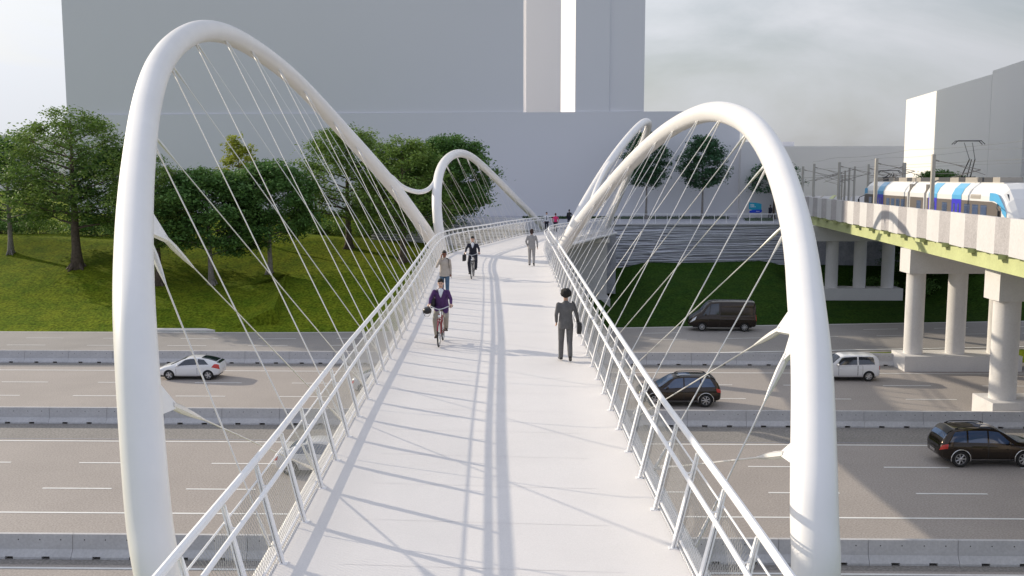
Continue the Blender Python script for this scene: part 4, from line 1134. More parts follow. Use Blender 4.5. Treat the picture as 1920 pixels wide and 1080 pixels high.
# ================================================================ trees
def tree_meshes(seed, H, CR, trunk_h, r0, leafmat, barkmat, shape='round', nlimb=22, nclump=6, leaf=.17, perc=75, hollow=0., flat=.42):
    """returns (trunk MB, crown MB) at the origin"""
    rr = random.Random(seed); tk = MB(); cr = MB(); clumps = []
    top = H * .93; pts = []; lean = (rr.uniform(-.03, .03), rr.uniform(-.03, .03))
    for i in range(9):
        u = i / 8; pts.append(Vector((lean[0] * top * u + rr.uniform(-.06, .06) * (i > 0), lean[1] * top * u + rr.uniform(-.06, .06) * (i > 0), top * u - (.3 if i == 0 else 0))))
    rad = [r0 * 1.5] + [r0 * (1 - .9 * (i / 8)) for i in range(1, 9)]
    tk.tube(pts, rad, 10)
    for k in range(5):
        q_ = k * 1.26 + rr.random(); d = Vector((math.cos(q_), math.sin(q_), 0))
        tk.tube([d * r0 * .7 + Vector((0, 0, .5)), d * r0 * 1.5 + Vector((0, 0, .05)), d * r0 * 2.3 + Vector((0, 0, -.25))], [r0 * .45, r0 * .4, r0 * .15], 6)
    def trunkat(z):
        u = max(0, min(7.999, z / top * 8)); i = int(u); return pts[i].lerp(pts[i + 1], u - i)
    def env(z):
        v = (z - trunk_h) / (H - trunk_h)
        if v < 0 or v > 1: return 0
        if shape == 'oval': return CR * (math.sin(math.pi * (v * .86 + .1)) ** .75)
        if shape == 'cone': return CR * (1 - v) ** .6 * min(1, .55 + v * 3)
        return CR * min(1, (.62 + 1.6 * v)) * (1 - max(0, (v - .35) / .66) ** 2.3) ** .6
    for k in range(nlimb):
        z = trunk_h * .9 + (H * .9 - trunk_h * .9) * ((k + rr.random() * .7) / nlimb)
        q_ = k * 2.4 + rr.uniform(-.4, .4); rise = .15 + .5 * (z / H)
        base = trunkat(z); d = Vector((math.cos(q_), math.sin(q_), 0))
        Lr = max(.6, env(min(H * .97, z + .12 * H)) * rr.uniform(.78, 1.02))
        mid = base + d * Lr * .5 + Vector((0, 0, Lr * rise * .35 + rr.uniform(-.15, .15)))
        end = base + d * Lr * .92 + Vector((rr.uniform(-.3, .3), rr.uniform(-.3, .3), Lr * rise * .75))
        rl = r0 * (.36 - .24 * z / H)
        tk.tube([base, base.lerp(mid, .5) + Vector((0, 0, .05)), mid, end], [rl, rl * .8, rl * .6, rl * .18], 6, caps=False)
        for s_ in range(nclump):
            u = rr.uniform(.30 + hollow * .35, 1.0); p = base.lerp(mid, u * 2) if u < .5 else mid.lerp(end, u * 2 - 1)
            a = q_ + rr.uniform(-1.25, 1.25); l2 = Lr * rr.uniform(.14, .42)
            e = p + Vector((math.cos(a) * l2, math.sin(a) * l2, rr.uniform(-.05, .55) * l2 + .1))
            tk.tube([p, p.lerp(e, .5) + Vector((0, 0, .05)), e], [rl * .33, rl * .22, rl * .08], 4, caps=False)
            clumps.append((e, rr.uniform(.6, 1.15)))
    n2 = int(nlimb * nclump * .55)
    for _ in range(n2):
        z = rr.uniform(trunk_h * 1.02, H * .99); R_ = env(z); q_ = rr.uniform(0, 6.283); u = rr.uniform(.72, 1.03)
        c = trunkat(min(z, top)) + Vector((math.cos(q_) * R_ * u, math.sin(q_) * R_ * u, 0)); c.z = z
        clumps.append((c, rr.uniform(.5, 1.0)))
    clumps.append((Vector((pts[-1].x, pts[-1].y, H - .3)), .9))
    vs = []; fs = []
    for c, sc in clumps:
        R_ = sc * CR * .20 + .22
        for _ in range(int(perc * sc)):
            v = Vector((rr.gauss(0, .5), rr.gauss(0, .5), rr.gauss(0, .5) * flat)) * R_
            p = c + v - Vector((0, 0, (v.x ** 2 + v.y ** 2) * .12))
            n_ = Vector((rr.gauss(0, .55), rr.gauss(0, .55), 1)).normalized()
            a = n_.orthogonal().normalized(); ang = rr.uniform(0, 6.28); a = (a * math.cos(ang) + n_.cross(a) * math.sin(ang)); w = n_.cross(a)
            l_ = leaf * rr.uniform(.7, 1.35)
            i = len(vs); vs += [p - a * l_, p + w * l_ * .5 + a * l_ * .1, p + a * l_, p - w * l_ * .5 + a * l_ * .1]; fs.append((i, i + 1, i + 2, i + 3))
    cr.add(vs, fs)
    return tk, cr
def make_tree(name, label, loc, rz=0., group=None, **k):
    lm, bm = k['leafmat'], k['barkmat']
    tk, cr = tree_meshes(**k); t = thing(name, label, 'tree', loc, rz, group)
    tk.build('trunk', bm, t, sm='all', fix=False); cr.build('crown', lm, t, fix=False)
    return t
def tpos(px, Y):
    x = P(px, 500, Y).x; return (x, Y, terr(x, Y) - .05)
GT = 'trees on the left grass slope'
T1 = make_tree('broadleaf_tree', 'tallest tree at the left, open crown with bare dark limbs showing inside', tpos(145, 96), .4, GT, seed=11, H=14.6, CR=5.6, trunk_h=4.0, r0=.46, leafmat='leaf_mid', barkmat='bark', nlimb=30, nclump=8, leaf=.15, perc=62, hollow=.9)
T2 = make_tree('broadleaf_tree', 'leftmost tree, dense dark crown on a short pale trunk', tpos(22, 100.5), 1., GT, seed=23, H=11.4, CR=4.8, trunk_h=3.1, r0=.26, leafmat='leaf_dark', barkmat='bark_pale', nlimb=26, nclump=7, leaf=.16, perc=75)
T4 = make_tree('broadleaf_tree', 'dense layered dark green tree seen through the middle of the near left arch', tpos(397, 92.6), .2, GT, seed=31, H=10.4, CR=4.55, trunk_h=2.9, r0=.27, leafmat='leaf_dark', barkmat='bark_pale', nlimb=28, nclump=8, leaf=.17, perc=95)
T6 = make_tree('broadleaf_tree', 'light green airy tree behind the middle of the descending left arch tube', tpos(655, 101.5), .9, GT, seed=47, H=11.9, CR=4.9, trunk_h=2.8, r0=.33, leafmat='leaf_mid', barkmat='bark', nlimb=28, nclump=8, leaf=.15, perc=66, hollow=.5)
def cpt(src, px, Y, label, rz, sc, group=GT):
    o = dup(src, tpos(px, Y), rz, label, group, sc); return o
cpt(T1, 297, 92.4, 'tree with a thick dark trunk just right of the near left arch leg', 2.6, (.66, .66, .78))
cpt(T2, 225, 99, 'dark dense tree hidden partly behind the near left arch leg', 2.0, (.95, .95, .92))
cpt(T4, 505, 95.4, 'dense dark tree with a pale trunk above the folded grass spur', 2.2, (.9, .9, 1.0))
cpt(T6, 756, 97.5, 'tree whose trunk stands right beside the foot of the near left arch', 3.4, (.96, .96, .98))
cpt(T4, 842, 104, 'dark tree inside the far left arch', 1.4, (.92, .92, 1.02))
cpt(T2, 800, 112, 'bushy tree rising behind the far left arch leg', 4.2, (.9, .9, .95))
cpt(T6, 735, 110, 'light tree behind the curved link tube between the two left arches', 5.1, (.85, .85, .95))
T9 = make_tree('young_tree', 'thin yellow green treetop poking up behind the dense trees', tpos(452, 104), 0, None, seed=77, H=10.4, CR=1.7, trunk_h=5.5, r0=.13, leafmat='leaf_gold', barkmat='bark', nlimb=16, nclump=5, leaf=.16, perc=34)
TP = make_tree('street_tree', 'oval street tree on the plaza, left one, partly behind the arches', (15.6, 121, PZ), .3, 'slim oval trees on the plaza', seed=61, H=10.1, CR=2.45, trunk_h=3.9, r0=.14, leafmat='leaf_blue', barkmat='bark_pale', shape='oval', nlimb=34, nclump=7, leaf=.15, perc=34, flat=.5)
dup(TP, (22.0, 120.5, PZ), 2.2, 'oval street tree on the plaza, right one, in front of the plain podium wall', 'slim oval trees on the plaza', (1.04, 1.04, .96))
TS = make_tree('spreading_tree', 'open spreading tree beside the teal sign, half hidden by the near right arch', (30.5, 121.3, PZ), 1.2, None, seed=83, H=6.6, CR=2.9, trunk_h=2.9, r0=.16, leafmat='leaf_blue', barkmat='bark', nlimb=18, nclump=6, leaf=.15, perc=30)
w_ = P(1762, 326, 150)
dup(T4, (w_.x, 150, 2.2), .5, 'round treetop showing above the tram roof in front of the long building', None, (.95, .95, .98))
def bush(label, px, Y, r, h, seed, m='leaf_dark', name='bush', x=None):
    rr = random.Random(seed); X = x if x is not None else P(px, 500, Y).x; t = thing(name, label, 'bush', (X, Y, terr(X, Y)))
    b = MB(); vs = []; fs = []; tw = MB()
    for _ in range(26):
        q_ = rr.uniform(0, 6.28); u = math.sqrt(rr.random()) * r; c = Vector((math.cos(q_) * u, math.sin(q_) * u, h * rr.uniform(.25, .8) * (1 - .4 * u / r)))
        tw.tube([(c.x * .15, c.y * .15, -.1), c * .6, c], [.03, .02, .008], 4, caps=False)
        for _ in range(110):
            p = c + Vector((rr.gauss(0, .3), rr.gauss(0, .3), rr.gauss(0, .22))) * r * .5
            n_ = Vector((rr.gauss(0, 1), rr.gauss(0, 1), 1)).normalized(); a = n_.orthogonal().normalized(); w = n_.cross(a); l_ = .13
            i = len(vs); vs += [p - a * l_, p + w * l_ * .5, p + a * l_, p - w * l_ * .5]; fs.append((i, i + 1, i + 2, i + 3))
    b.add(vs, fs); b.build('foliage', m, t, fix=False); tw.build('stems', 'bark', t, fix=False)
    return t
bush('low bush at the left edge behind the two leftmost trunks', 10, 109, 2.6, 2.2, 1)
bush('wide low bush between the leftmost trunk and the tallest tree', 75, 110, 3.0, 2.0, 2, 'leaf_mid')
bush('low bush right of the tallest tree trunk', 190, 109.5, 2.8, 2.1, 3)
bush('low bush behind the light airy tree', 620, 110, 2.4, 1.7, 4, 'leaf_mid')
bush('dark bush under the far right bridge girder', 0, 104.5, 1.9, 1.5, 6, x=36.5)
bush('dark bush between the columns of the middle viaduct bent', 0, 103, 1.7, 1.6, 7, x=41.0)
bush('dark bush beside the small pale trunk under the viaduct', 0, 101, 1.6, 1.3, 8, x=45.0)
for i, (px, Y, lab) in enumerate(((1745, 101, 'dark tree on the slope seen between the columns of the middle viaduct bent'), (1860, 100, 'dark tree on the slope behind the nearest viaduct column'))):
    X = P(px, 500, Y).x
    dup(T2, (X, Y + 4, terr(X, Y + 4) - .1), 1.1 + i * 2, lab, 'trees on the slope under the viaduct', (.62, .62, .42))
# ================================================================ people
PR = [('skin', 0)]
def person(label, loc, rz, J, mats, hair=None, vox=.012, tie=None, face=True, coat=True, belly=0., shirt=False, group=None, sleeve='top', skirt=1.0, wide=1.0):
    """J: joints dict, figure faces -Y.  mats = dict skin, top, leg, shoe, (shirt)"""
    v = lambda k: Vector(J[k])
    names = ['skin', 'top', 'leg', 'shoe', 'shirt']
    prim = []   # (a, b, ra, rb, matindex)
    mb = MB()
    def cap(a, b_, ra, rb, m, n=3, flat=None):
        a, b_ = Vector(a), Vector(b_); d = b_ - a; L_ = d.length
        if L_ < 1e-5: return
        dn = d / L_; pts = []; rs = []
        for k in (1, .8, .45): pts.append(a - dn * ra * k * .96); rs.append(ra * math.sqrt(max(.02, 1 - k * k * .98)))
        for k in range(n + 1): pts.append(a.lerp(b_, k / n)); rs.append(lerp(ra, rb, k / n))
        for k in (.45, .8, 1): pts.append(b_ + dn * rb * k * .96); rs.append(rb * math.sqrt(max(.02, 1 - k * k * .98)))
        mb.tube(pts, rs, 12, flat=flat); prim.append((a, b_, ra, rb, m))
    pel, chest, neck, head = v('pelvis'), v('chest'), v('neck'), v('head')
    X = Vector((1, 0, 0)); sh = (v('shL') - v('shR')); X = sh.normalized() if sh.length > 0 else X
    def loft(pts, m, n=20):
        vs = []
        for p, a, c in pts:
            for j in range(n):
                q_ = 2 * math.pi * j / n; vs.append(Vector(p) + X * a * math.cos(q_) * wide + Yd * c * math.sin(q_))
        k = len(pts)
        mb.add(vs, [(i * n + j, i * n + (j + 1) % n, (i + 1) * n + (j + 1) % n, (i + 1) * n + j) for i in range(k - 1) for j in range(n)] + [tuple(range(n)), tuple((k - 1) * n + j for j in range(n - 1, -1, -1))])
        for (p, a, c), (p2, a2, c2) in zip(pts, pts[1:]): prim.append((Vector(p), Vector(p2), (a + c) / 2, (a2 + c2) / 2, m))
    up = (neck - pel).normalized(); Yd = up.cross(X).normalized()    # backwards
    t_ = .012 if coat else 0
    if coat:
        loft([(pel - up * .14 * skirt, .183, .135), (pel - up * .02, .182, .14), (pel + up * .12, .163, .122 + belly), (pel + up * .24, .160, .118 + belly), (chest, .182, .130), (chest + up * .07, .172, .118), (neck - up * .07, .118, .088), (neck - up * .03, .078, .07), (neck - up * .005, .06, .06)], 1)
    else:
        loft([(pel - up * .03, .165, .125), (pel + up * .10, .145, .105 + belly), (pel + up * .22, .145, .10 + belly), (chest, .172, .118), (chest + up * .08, .175, .105), (neck - up * .055, .135, .075), (neck - up * .01, .06, .058)], 1)
    loft([(pel - up * .12, .15, .115), (pel, .165, .125), (pel + up * .05, .16, .12)], 2)
    for s_ in 'LR':
        cap(neck - up * .085 + (v('sh' + s_) - neck).normalized() * .03, v('sh' + s_) - up * .012, .058 if coat else .05, .054 if coat else .046, 1)
        hip, kn, an, to = v('hip' + s_), v('knee' + s_), v('ankle' + s_), v('toe' + s_)
        cap(hip, kn, .094, .072, 2); cap(kn, an + (kn - an).normalized() * .02, .070, .060, 2)
        hl = an + (an - to).normalized() * .05; hl.z = an.z - .045 if to.z < an.z + .02 else an.z
        hd = (to - an); hd.z = 0
        a_ = an + Vector((0, 0, -.035)); cap(a_ - (to - an).normalized() * .03, to, .042, .036, 3, flat=(.8, 1.1))
        shd, el, wr = v('sh' + s_), v('el' + s_), v('wr' + s_)
        k = 1.0 if coat else .82
        cap(shd, el, .055 * k + .004, .047 * k, 1); cap(el, wr, .046 * k, .037 * k, 1 if sleeve == 'top' else 0)
        # hand: palm, four fingers, thumb
        hdv = (Vector(J['hd' + s_]) if 'hd' + s_ in J else (wr - el)).normalized()
        pn = Vector(J.get('pn' + s_, (1 if s_ == 'L' else -1, 0, 0))); pn = (pn - hdv * pn.dot(hdv)).normalized(); sd = hdv.cross(pn).normalized()
        if sd.y > 0: sd = -sd
        p0 = wr + hdv * .02; p1 = wr + hdv * .085
        for k_, o_ in enumerate((-.025, 0, .025)): cap(p0 + sd * o_ * .8, p1 + sd * o_, .021, .019, 0)
        curl = J.get('curl', .5)
        for k_, (o_, L_) in enumerate(((.032, .068), (.011, .078), (-.011, .072), (-.032, .056))):
            a1 = p1 + sd * o_; b1 = a1 + (hdv + pn * curl * .5).normalized() * L_ * .5; c1 = b1 + (hdv + pn * curl * 1.6).normalized() * L_ * .5
            cap(a1, b1, .0105, .0095, 0, 1); cap(b1, c1, .0095, .008, 0, 1)
        th = p0 + sd * .03; cap(th, th + (hdv * .6 + sd * .55 + pn * .3).normalized() * .045, .014, .011, 0, 1); 
        th2 = th + (hdv * .6 + sd * .55 + pn * .3).normalized() * .045; cap(th2, th2 + (hdv * .95 + pn * .3).normalized() * .03, .011, .009, 0, 1)
    # neck and head
    hx = Vector(J.get('look', (0, -1, 0))).normalized(); hu = (head - neck).normalized(); hx = (hx - hu * hx.dot(hu)).normalized(); hr = hx.cross(hu)
    cap(neck - hu * .03, head - hu * .05 - hx * .01, .056, .052, 0)
    rot = Matrix((hr, hx, hu)).transposed()
    def he(c, r): 
        mb.ell(head + rot @ Vector(c), r, 0, 16, 11, rot); prim.append((head + rot @ Vector(c), head + rot @ Vector(c) + Vector((0, 0, .001)), sum(r) / 3, sum(r) / 3, 0))
    he((0, -.012, .03), (.074, .092, .095)); he((0, .022, -.035), (.060, .066, .075)); he((0, .052, -.085), (.030, .026, .024))
    he((0, .088, -.018), (.013, .018, .024)); he((0, .080, .008), (.010, .014, .026)); he((0, .070, -.058), (.024, .014, .010))
    for e in (-1, 1): he((e * .077, -.008, -.008), (.010, .020, .032)); he((e * .038, .060, -.03), (.022, .018, .022))
    if coat and shirt:
        a = chest + up * .04 - Yd * .108; cap(a, neck - up * .02 - Yd * .05, .028, .035, 4)
    o = mb.build('person', ['skin_pale'] * 1)
    # fuse to one continuous skin
    md = o.modifiers.new('r', 'REMESH'); md.mode = 'VOXEL'; md.voxel_size = vox
    m2 = o.modifiers.new('s', 'SMOOTH'); m2.factor = .5; m2.iterations = 3 if vox < .013 else 2
    dg = bpy.context.evaluated_depsgraph_get(); me = bpy.data.meshes.new_from_object(o.evaluated_get(dg)); o.modifiers.clear(); o.data = me
    me.materials.clear()
    for n_ in names: me.materials.append(MATS[mats.get(n_, mats['top'])])
    idx = []
    hem = pel - up * .13 * skirt if coat else pel - up * .0
    for p in me.polygons:
        c = p.center; best = 1e9; bi = 1
        for a, b_, ra, rb, m in prim:
            d = b_ - a; t = max(0, min(1, (c - a).dot(d) / max(1e-9, d.length_squared))); dist = (c - (a + d * t)).length - lerp(ra, rb, t)
            if m == 4: dist -= .022
            if dist < best: best = dist; bi = m
        if bi in (1, 2):
            ishand = False
            hh = (c - hem).dot(up)
            armd = min(((c - v('el' + s_)).length for s_ in 'LR'))
            inner = abs((c - pel).dot(X)) < .2 * wide
            if inner and bi == 1 and hh < 0 and abs((c - pel).dot(up)) < .4: bi = 2
            if inner and bi == 2 and hh > 0 and (c - pel).dot(up) < .3: bi = 1
        if coat and shirt and bi == 1:
            # open collar V on the front
            w = (c - pel).dot(up) / (neck - pel).length; f = -(c - pel).dot(Yd)
            if f > .03 and w > .62 and abs((c - pel).dot(X)) < (w - .58) * .20 and w < 1.02: bi = 4
        idx.append(bi)
    me.polygons.foreach_set('material_index', idx); me.polygons.foreach_set('use_smooth', [True] * len(idx)); me.update()
    o.location = loc; o.rotation_euler = (0, 0, rz)
    tag(o, label, 'person', group)
    # hair
    if hair:
        hm, style = hair; h = MB(); rr = random.Random(len(label))
        def hel(c, r): h.ell(head + rot @ Vector(c), r, 0, 16, 10, rot)
        if style == 'afro':
            for _ in range(80):
                q_ = rr.uniform(0, 6.28); ph = math.acos(rr.uniform(-.55, 1)); d = Vector((math.sin(ph) * math.cos(q_), math.sin(ph) * math.sin(q_), math.cos(ph)))
                if d.y > .55 and d.z < .35: continue
                hel(Vector((0, -.025, .045)) + Vector((d.x * .105, d.y * .105, d.z * .095)), (.038, .038, .038))
            hel((0, -.03, .04), (.115, .11, .115))
        elif style == 'bob':
            hel((0, -.028, .045), (.092, .098, .098)); hel((0, -.055, -.03), (.086, .062, .085))
            for e in (-1, 1): hel((e * .066, -.02, -.02), (.024, .05, .06))
        elif style == 'bun':
            hel((0, -.025, .045), (.084, .094, .092)); hel((0, -.10, .10), (.045, .045, .045)); hel((0, -.05, -.01), (.07, .05, .05))
        elif style == 'thin':
            hel((0, -.022, .050), (.082, .094, .089)); hel((0, -.06, .0), (.078, .045, .055)); hel((.02, .045, .085), (.05, .03, .025))
        else:
            hel((0, -.024, .052), (.082, .094, .090)); hel((0, -.055, -.005), (.076, .05, .06)); hel((0.01, .045, .088), (.058, .04, .03))
        ho = h.build('hair', hm, o, sm='all')
        mdd = ho.modifiers.new('r', 'REMESH'); mdd.mode = 'VOXEL'; mdd.voxel_size = .011
        dg = bpy.context.evaluated_depsgraph_get(); m3 = bpy.data.meshes.new_from_object(ho.evaluated_get(dg)); ho.modifiers.clear(); ho.data = m3
        m3.polygons.foreach_set('use_smooth', [True] * len(m3.polygons))
    if face:
        for e in (-1, 1):
            b = MB(); b.ell(head + rot @ Vector((e * .028, .077, .010)), (.011, .007, .006), 0, 8, 6, rot); b.build('eye', 'eye', o, sm='all')
            b = MB(); b.tube([head + rot @ Vector((e * .014, .083, .030)), head + rot @ Vector((e * .046, .070, .032))], .0045, 5); b.build('eyebrow', hair[0] if hair else 'eye', o)
        b = MB(); b.ell(head + rot @ Vector((0, .084, -.055)), (.022, .006, .005), 0, 8, 6, rot); b.build('mouth', 'lips', o, sm='all')
    if tie:
        b = MB(); a = neck - up * .05 - Yd * .085; c = chest - up * .06 - Yd * (.142 + belly); e = pel + up * .12 - Yd * (.142 + belly)
        for p, q_, w1, w2 in ((a, c, .018, .028), (c, e, .028, .036)):
            b.add([p - X * w1 - Yd * .006, p + X * w1 - Yd * .006, q_ + X * w2 - Yd * .006, q_ - X * w2 - Yd * .006, p - X * w1, p + X * w1, q_ + X * w2, q_ - X * w2], [(0, 1, 2, 3), (4, 7, 6, 5), (0, 4, 5, 1), (1, 5, 6, 2), (2, 6, 7, 3), (3, 7, 4, 0)])
        b.build('tie', tie, o)
    return o
def stand(h=1.0, stride=0., arm=.0, hipw=.095, shw=.185, **over):
    """walking/standing joints, facing -Y; stride>0 puts the left leg forward"""
    s = stride
    J = dict(pelvis=(0, 0, .96), chest=(0, -.005, 1.30), neck=(0, 0, 1.49), head=(0, -.018, 1.632),
             hipL=(hipw, 0, .92), kneeL=(hipw, -.5 * s - .02, .50 + .0 * s), ankleL=(hipw, -.95 * s, .085), toeL=(hipw + .02, -.95 * s - .155, .04),
             hipR=(-hipw, 0, .92), kneeR=(-hipw, .30 * s - .02, .50), ankleR=(-hipw, .95 * s, .10 + .12 * min(1, s * 3)), toeR=(-hipw - .02, .95 * s - .12, .04),
             shL=(.178, 0, 1.405), elL=(shw + .04, .05 + arm * .8, 1.14), wrL=(shw + .045, .0 + arm * 1.6, .90),
             shR=(-.178, 0, 1.405), elR=(-shw - .04, .05 - arm * .8, 1.14), wrR=(-shw - .045, -.02 - arm * 1.6, .90))
    J.update(over)
    for k, p in J.items():
        if isinstance(p, tuple) and len(p) == 3 and not k.startswith(('look', 'hd', 'pn')): J[k] = tuple(c * h for c in p)
    return J
def ondeck(x, y): return (x, y, zd(y) + .012)
# man with afro, walking away
P1 = person('person with rounded black hair in a dark grey suit, walking away near the right railing', ondeck(1.30, 24.9), R(180 + 4),
       stand(1.0, .17, .03, elR=(-.27, .02, 1.16), wrR=(-.31, -.12, .95), elL=(.235, .04, 1.16), wrL=(.215, -.10, .98)), dict(skin='skin_tan', top='suit_grey', leg='suit_grey', shoe='shoe_black'), ('hair_black', 'afro'), .0105, face=True)
def bag(label, loc, rz, size, strap, cat='bag', name='shoulder_bag', m='leather'):
    t = thing(name, label, cat, loc, rz); w, d, h = size
    b = MB(); b.tube([(-w / 2 + d * .3, 0, -h / 2 + .02), (-w / 2 + d * .3, 0, h / 2 - .02)], .01, 4)
    pr = [(-w / 2, -h / 2 + .03), (-w / 2 + .03, -h / 2), (w / 2 - .03, -h / 2), (w / 2, -h / 2 + .03), (w / 2 - .01, h / 2 - .03), (w / 2 - .04, h / 2), (-w / 2 + .04, h / 2), (-w / 2 + .01, h / 2 - .03)]
    n = len(pr); b = MB(); b.add([(x, -d / 2, z) for x, z in pr] + [(x, d / 2, z) for x, z in pr], [tuple(range(n)), tuple(range(2 * n - 1, n - 1, -1))] + [(i, n + i, n + (i + 1) % n, (i + 1) % n) for i in range(n)])
    b.build('bag_body', m, t)
    b = MB(); b.box((0, -d / 2 - .006, h * .12), (w * .92, .012, h * .62)); b.build('flap', m, t)
    if strap: b = MB(); b.tube(crom([tuple(Vector(p)) for p in strap], 5), .010, 5); b.build('strap', m, t)
    return t
# figure 1's bag hangs at its (image) right hip: world +x side
bx_, by_, bz_ = ondeck(1.62, 24.86)
bag('black shoulder bag hanging at the right hip of the person with rounded black hair', (bx_, by_, bz_ + .84), R(90), (.30, .10, .27),
    [(-.12, 0, .14), (-.10, .04, .34), (-.06, .13, .60), (.0, .17, .64), (.08, .12, .50), (.12, .02, .14)])
P2 = person('person with dark brown hair in a light grey suit walking away along the deck', ondeck(.93, 49.0), R(180),
       stand(1.0, .16, -.03, elL=(.27, .07, 1.17), wrL=(.20, -.08, .98), elR=(-.26, .03, 1.16), wrR=(-.27, -.02, .92)), dict(skin='skin_pale', top='suit_light', leg='suit_light', shoe='shoe_black'), ('hair_brown', 'bob'), .014, face=False)
P3 = person('person in beige jacket and jeans holding a phone to one ear by the left railing', ondeck(-2.40, 36.8), R(8),
       stand(.97, .10, .0, elR=(-.29, -.06, 1.18), wrR=(-.13, -.08, 1.50), hdR=(.1, .1, 1), pnR=(1, .2, 0), look=(.12, -1, 0)), dict(skin='skin_brown', top='jacket_beige', leg='denim', shoe='shoe_black'), ('hair_black', 'short'), .0125)
t = tag(MB().box((-.105, -.05, 1.52), (.014, .07, .14), 0, Matrix.Rotation(.3, 3, 'X')).build('mobile_phone', 'phone', loc=P3.location), 'black mobile phone held to the ear of the person in the beige jacket', 'phone'); t.rotation_euler = (0, 0, R(8))
P3b = bag('small dark backpack on the person in the beige jacket', (P3.location.x, P3.location.y + .17, P3.location.z + 1.24), R(8), (.28, .12, .38), [(.10, -.08, .15), (.11, -.20, .18), (.12, -.28, .06), (.13, -.26, -.10), (.13, -.1, -.16)], 'backpack', 'backpack')
P6 = person('person in a pale shirt and dark tie standing at the far end of the bridge', ondeck(3.08, 92.5), R(0),
       stand(1.0, .04, .0), dict(skin='skin_pale', top='shirt_white', leg='suit_navy', shoe='shoe_black'), ('hair_brown', 'short'), .018, tie='suit_navy', face=False, coat=False)
P7 = person('person in a bright pink sleeveless top and dark leggings at the bridge end', ondeck(3.85, 92.0), R(170),
       stand(.95, .08, .0, elL=(.28, .06, 1.17), wrL=(.24, -.02, .98), elR=(-.28, .06, 1.17), wrR=(-.24, -.02, .98)), dict(skin='skin_tan', top='pink_top', leg='suit_navy', shoe='shoe_black'), ('hair_red', 'bun'), .018, face=False, coat=False, sleeve='skin', wide=.92)
P8 = person('person in a dark suit with a black backpack on the plaza beyond the bridge', (5.85, 106.5, PZ), R(185),
       stand(1.0, .12, -.05, elR=(-.30, .05, 1.18), wrR=(-.36, .0, .96)), dict(skin='skin_tan', top='suit_navy', leg='suit_navy', shoe='shoe_black'), ('hair_black', 'short'), .02, face=False)
bag('black backpack on the dark suited person beyond the bridge', (5.85, 106.33, PZ + 1.26), R(180), (.30, .14, .40), None, 'backpack', 'backpack')
P9 = person('person in a dark suit walking past the teal sign on the plaza', (29.4, 118.6, PZ), R(195),
       stand(1.0, .20, .05), dict(skin='skin_brown', top='suit_navy', leg='suit_navy', shoe='shoe_black'), ('hair_black', 'short'), .02, face=False)
P10 = person('person in dark clothes striding on the plaza behind the far right arch foot', (10.75, 111.3, PZ), R(60),
       stand(1.0, .27, .05), dict(skin='skin_tan', top='suit_navy', leg='suit_navy', shoe='shoe_black'), ('hair_black', 'short'), .02, face=False)
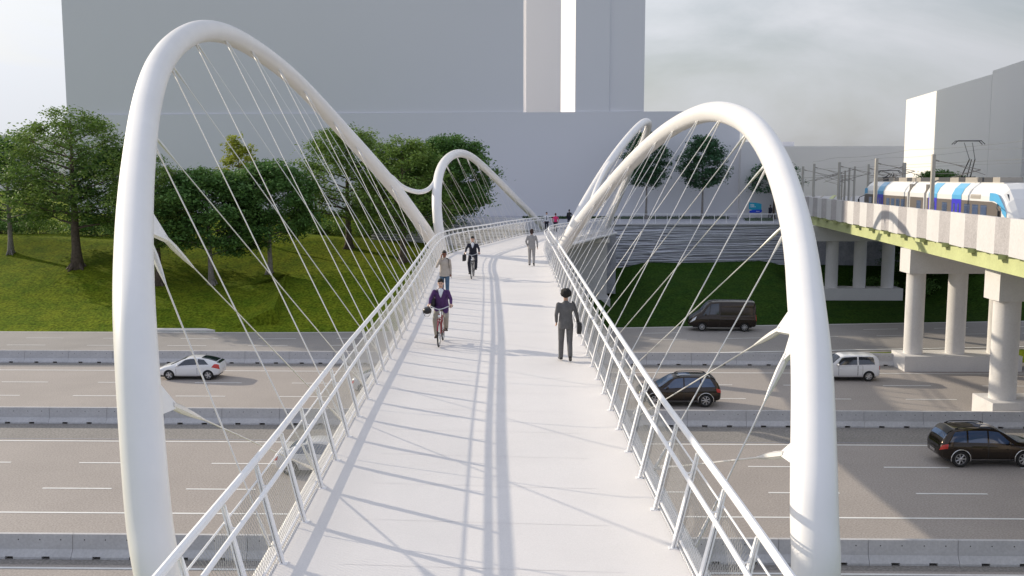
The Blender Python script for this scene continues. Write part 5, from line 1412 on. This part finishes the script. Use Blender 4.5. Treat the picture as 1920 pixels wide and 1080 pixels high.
# ---------------------------------------------------------------- bicycles, facing -Y
def bicycle(label, loc, rz, paint):
    t = thing('bicycle', label, 'bicycle', loc, rz); r = .335; f, rr_ = -.53, .53
    for y in (f, rr_):
        w = thing('wheel', None, None, (0, y, r)); w.parent = t
        b = MB(); b.lathe([(r - .035 + .018 * math.cos(a), .018 * math.sin(a)) for a in [k * math.pi / 3 for k in range(6)]] if False else [(r - .04, -.012), (r - .018, -.02), (r, -.008), (r, .008), (r - .018, .02), (r - .04, .012)], 36, 'x'); b.build('tyre', 'tyre', w, sm='all')
        b = MB(); b.lathe([(r - .055, -.011), (r - .04, -.013), (r - .04, .013), (r - .055, .011)], 36, 'x'); b.build('rim', 'rim', w, sm='all')
        b = MB()
        for k in range(24):
            a = k * math.pi / 12; b.tube([((-1) ** k * .03, 0, 0), (0, math.cos(a) * (r - .05), math.sin(a) * (r - .05))], .0016, 3, caps=False)
        b.tube([(-.05, 0, 0), (.05, 0, 0)], .018, 8); b.build('spokes', 'rim', w)
        b = MB(); pts = [(0, math.cos(a) * (r + .025), math.sin(a) * (r + .025)) for a in [R(20 + 15 * k) for k in range(10)]]; b.tube(pts, .02, 6, flat=(.4, 1.2)); b.build('mudguard', paint, w)
    b = MB(); bb = (0, .10, .29); st_ = (0, .27, .74); hd = (0, -.37, .86); hl = (0, -.395, .72)
    b.tube([bb, st_], .017, 8); b.tube([hd, hl], .020, 8); b.tube([hl, bb], .019, 8); b.tube([(0, -.375, .82), (0, .22, .60)], .016, 8)
    for s_ in (-.045, .045):
        b.tube([(s_ * .3, .09, .29), (s_, rr_, r)], .009, 6); b.tube([(s_ * .3, .25, .68), (s_, rr_, r)], .008, 6); b.tube([(s_, -.40, .70), (s_, -.42, .62), (s_, f, r)], .011, 6)
    b.tube([(-.06, -.395, .71), (.06, -.395, .71)], .013, 6); b.build('frame', paint, t, sm=True)
    b = MB(); b.tube([hd, (0, -.35, .97)], .014, 8)
    b.tube(crom([(-.31, -.16, 1.03), (-.25, -.24, 1.045), (-.12, -.34, 1.0), (0, -.36, .975), (.12, -.34, 1.0), (.25, -.24, 1.045), (.31, -.16, 1.03)], 5), .012, 8); b.build('handlebar', 'rim', t, sm=True)
    b = MB()
    for s_ in (-1, 1): b.tube([(s_ * .27, -.215, 1.043), (s_ * .325, -.14, 1.028)], .018, 8)
    b.build('grip', 'black_plastic', t)
    b = MB(); b.tube([st_, (0, .29, .88)], .013, 8); b.ell((0, .31, .90), (.085, .13, .03)); b.ell((0, .2, .90), (.03, .09, .022)); b.build('saddle', 'leather', t, sm=True)
    b = MB(); b.lathe([(.02, .045), (.09, .045), (.09, .055), (.02, .055)], 20, 'x', bb); b.tube([(.06, .10, .29), (.085, .20, .37)], .01, 6); b.tube([(-.06, .10, .29), (-.085, .02, .16)], .01, 6); b.box((.13, .14, .335), (.09, .09, .022)); b.box((-.13, .02, .155), (.09, .09, .022)); b.build('crank', 'black_plastic', t)
    b = MB(); b.ell((0, -.43, .80), (.035, .03, .04)); b.build('front_lamp', 'head_lamp', t, sm='all')
    b = MB(); b.box((.06, .3, .30), (.012, .46, .07)); b.build('chain_guard', paint, t)
    return t
def cyc(mirror=1):
    # saddle y .31 z .92; pedals: +x low at z .13, -x high at z .47
    J = dict(pelvis=(0, .27, .99), chest=(0, .14, 1.30), neck=(0, .08, 1.475), head=(0, .045, 1.612),
             hipL=(.10, .24, .97), kneeL=(.15, -.06, .72), ankleL=(.125, .18, .40), toeL=(.135, .05, .355),
             hipR=(-.10, .24, .97), kneeR=(-.15, -.04, .62), ankleR=(-.125, .08, .225), toeR=(-.135, -.06, .18),
             shL=(.178, .11, 1.385), elL=(.27, .02, 1.20), wrL=(.285, -.10, 1.075), shR=(-.178, .11, 1.385), elR=(-.27, .02, 1.20), wrR=(-.285, -.10, 1.075),
             hdL=(-.05, -1, -.25), hdR=(.05, -1, -.25), pnL=(0, -.2, -1), pnR=(0, -.2, -1), curl=1.5)
    return J
c1 = ondeck(-1.90, 27.45)
bicycle('dark red bicycle ridden by the person in the purple cardigan', c1, R(-2), 'bike_red')
C1 = person('person in a purple cardigan and beige trousers riding a dark red bicycle', c1, R(-2), cyc(), dict(skin='skin_pale', top='cardigan', leg='trouser_beige', shoe='shoe_brown', shirt='shirt_white'), ('hair_black', 'thin'), .0105, belly=.03, shirt=True, wide=1.12, skirt=.3)
b = MB(); b.ell((0, 0, 0), (.12, .14, .095)); b.tube([(-.11, 0, -.04), (-.05, -.06, -.14), (.05, -.06, -.14), (.11, 0, -.04)], .007, 5)
h_ = b.build('cycle_helmet', 'leather', sm=True, loc=(c1[0] - .34, c1[1] - .27, c1[2] + .93)); tag(h_, 'black cycle helmet hanging from the handlebar of the red bicycle', 'helmet')
bag('dark shoulder bag at the side of the person in the purple cardigan', (c1[0] - .22, c1[1] + .16, c1[2] + 1.08), R(90), (.26, .09, .26), [(-.1, 0, .1), (-.10, -.10, .26), (-.12, -.12, .36), (-.05, -.10, .38)])
c2 = ondeck(-1.66, 43.6)
bicycle('black bicycle ridden by the person in the dark blazer', c2, R(-3), 'bike_black')
C2 = person('person in a dark navy blazer and pale shirt riding a black bicycle', c2, R(-3), cyc(), dict(skin='skin_pale', top='suit_navy', leg='suit_navy', shoe='shoe_black', shirt='shirt_white'), ('hair_black', 'short'), .0125, shirt=True, skirt=.3)
bag('black briefcase hanging from the handlebar of the black bicycle', (c2[0] - .34, c2[1] - .2, c2[2] + .86), R(80), (.34, .09, .27), [(-.05, 0, .13), (0, 0, .2), (.05, 0, .13)], 'briefcase', 'briefcase')
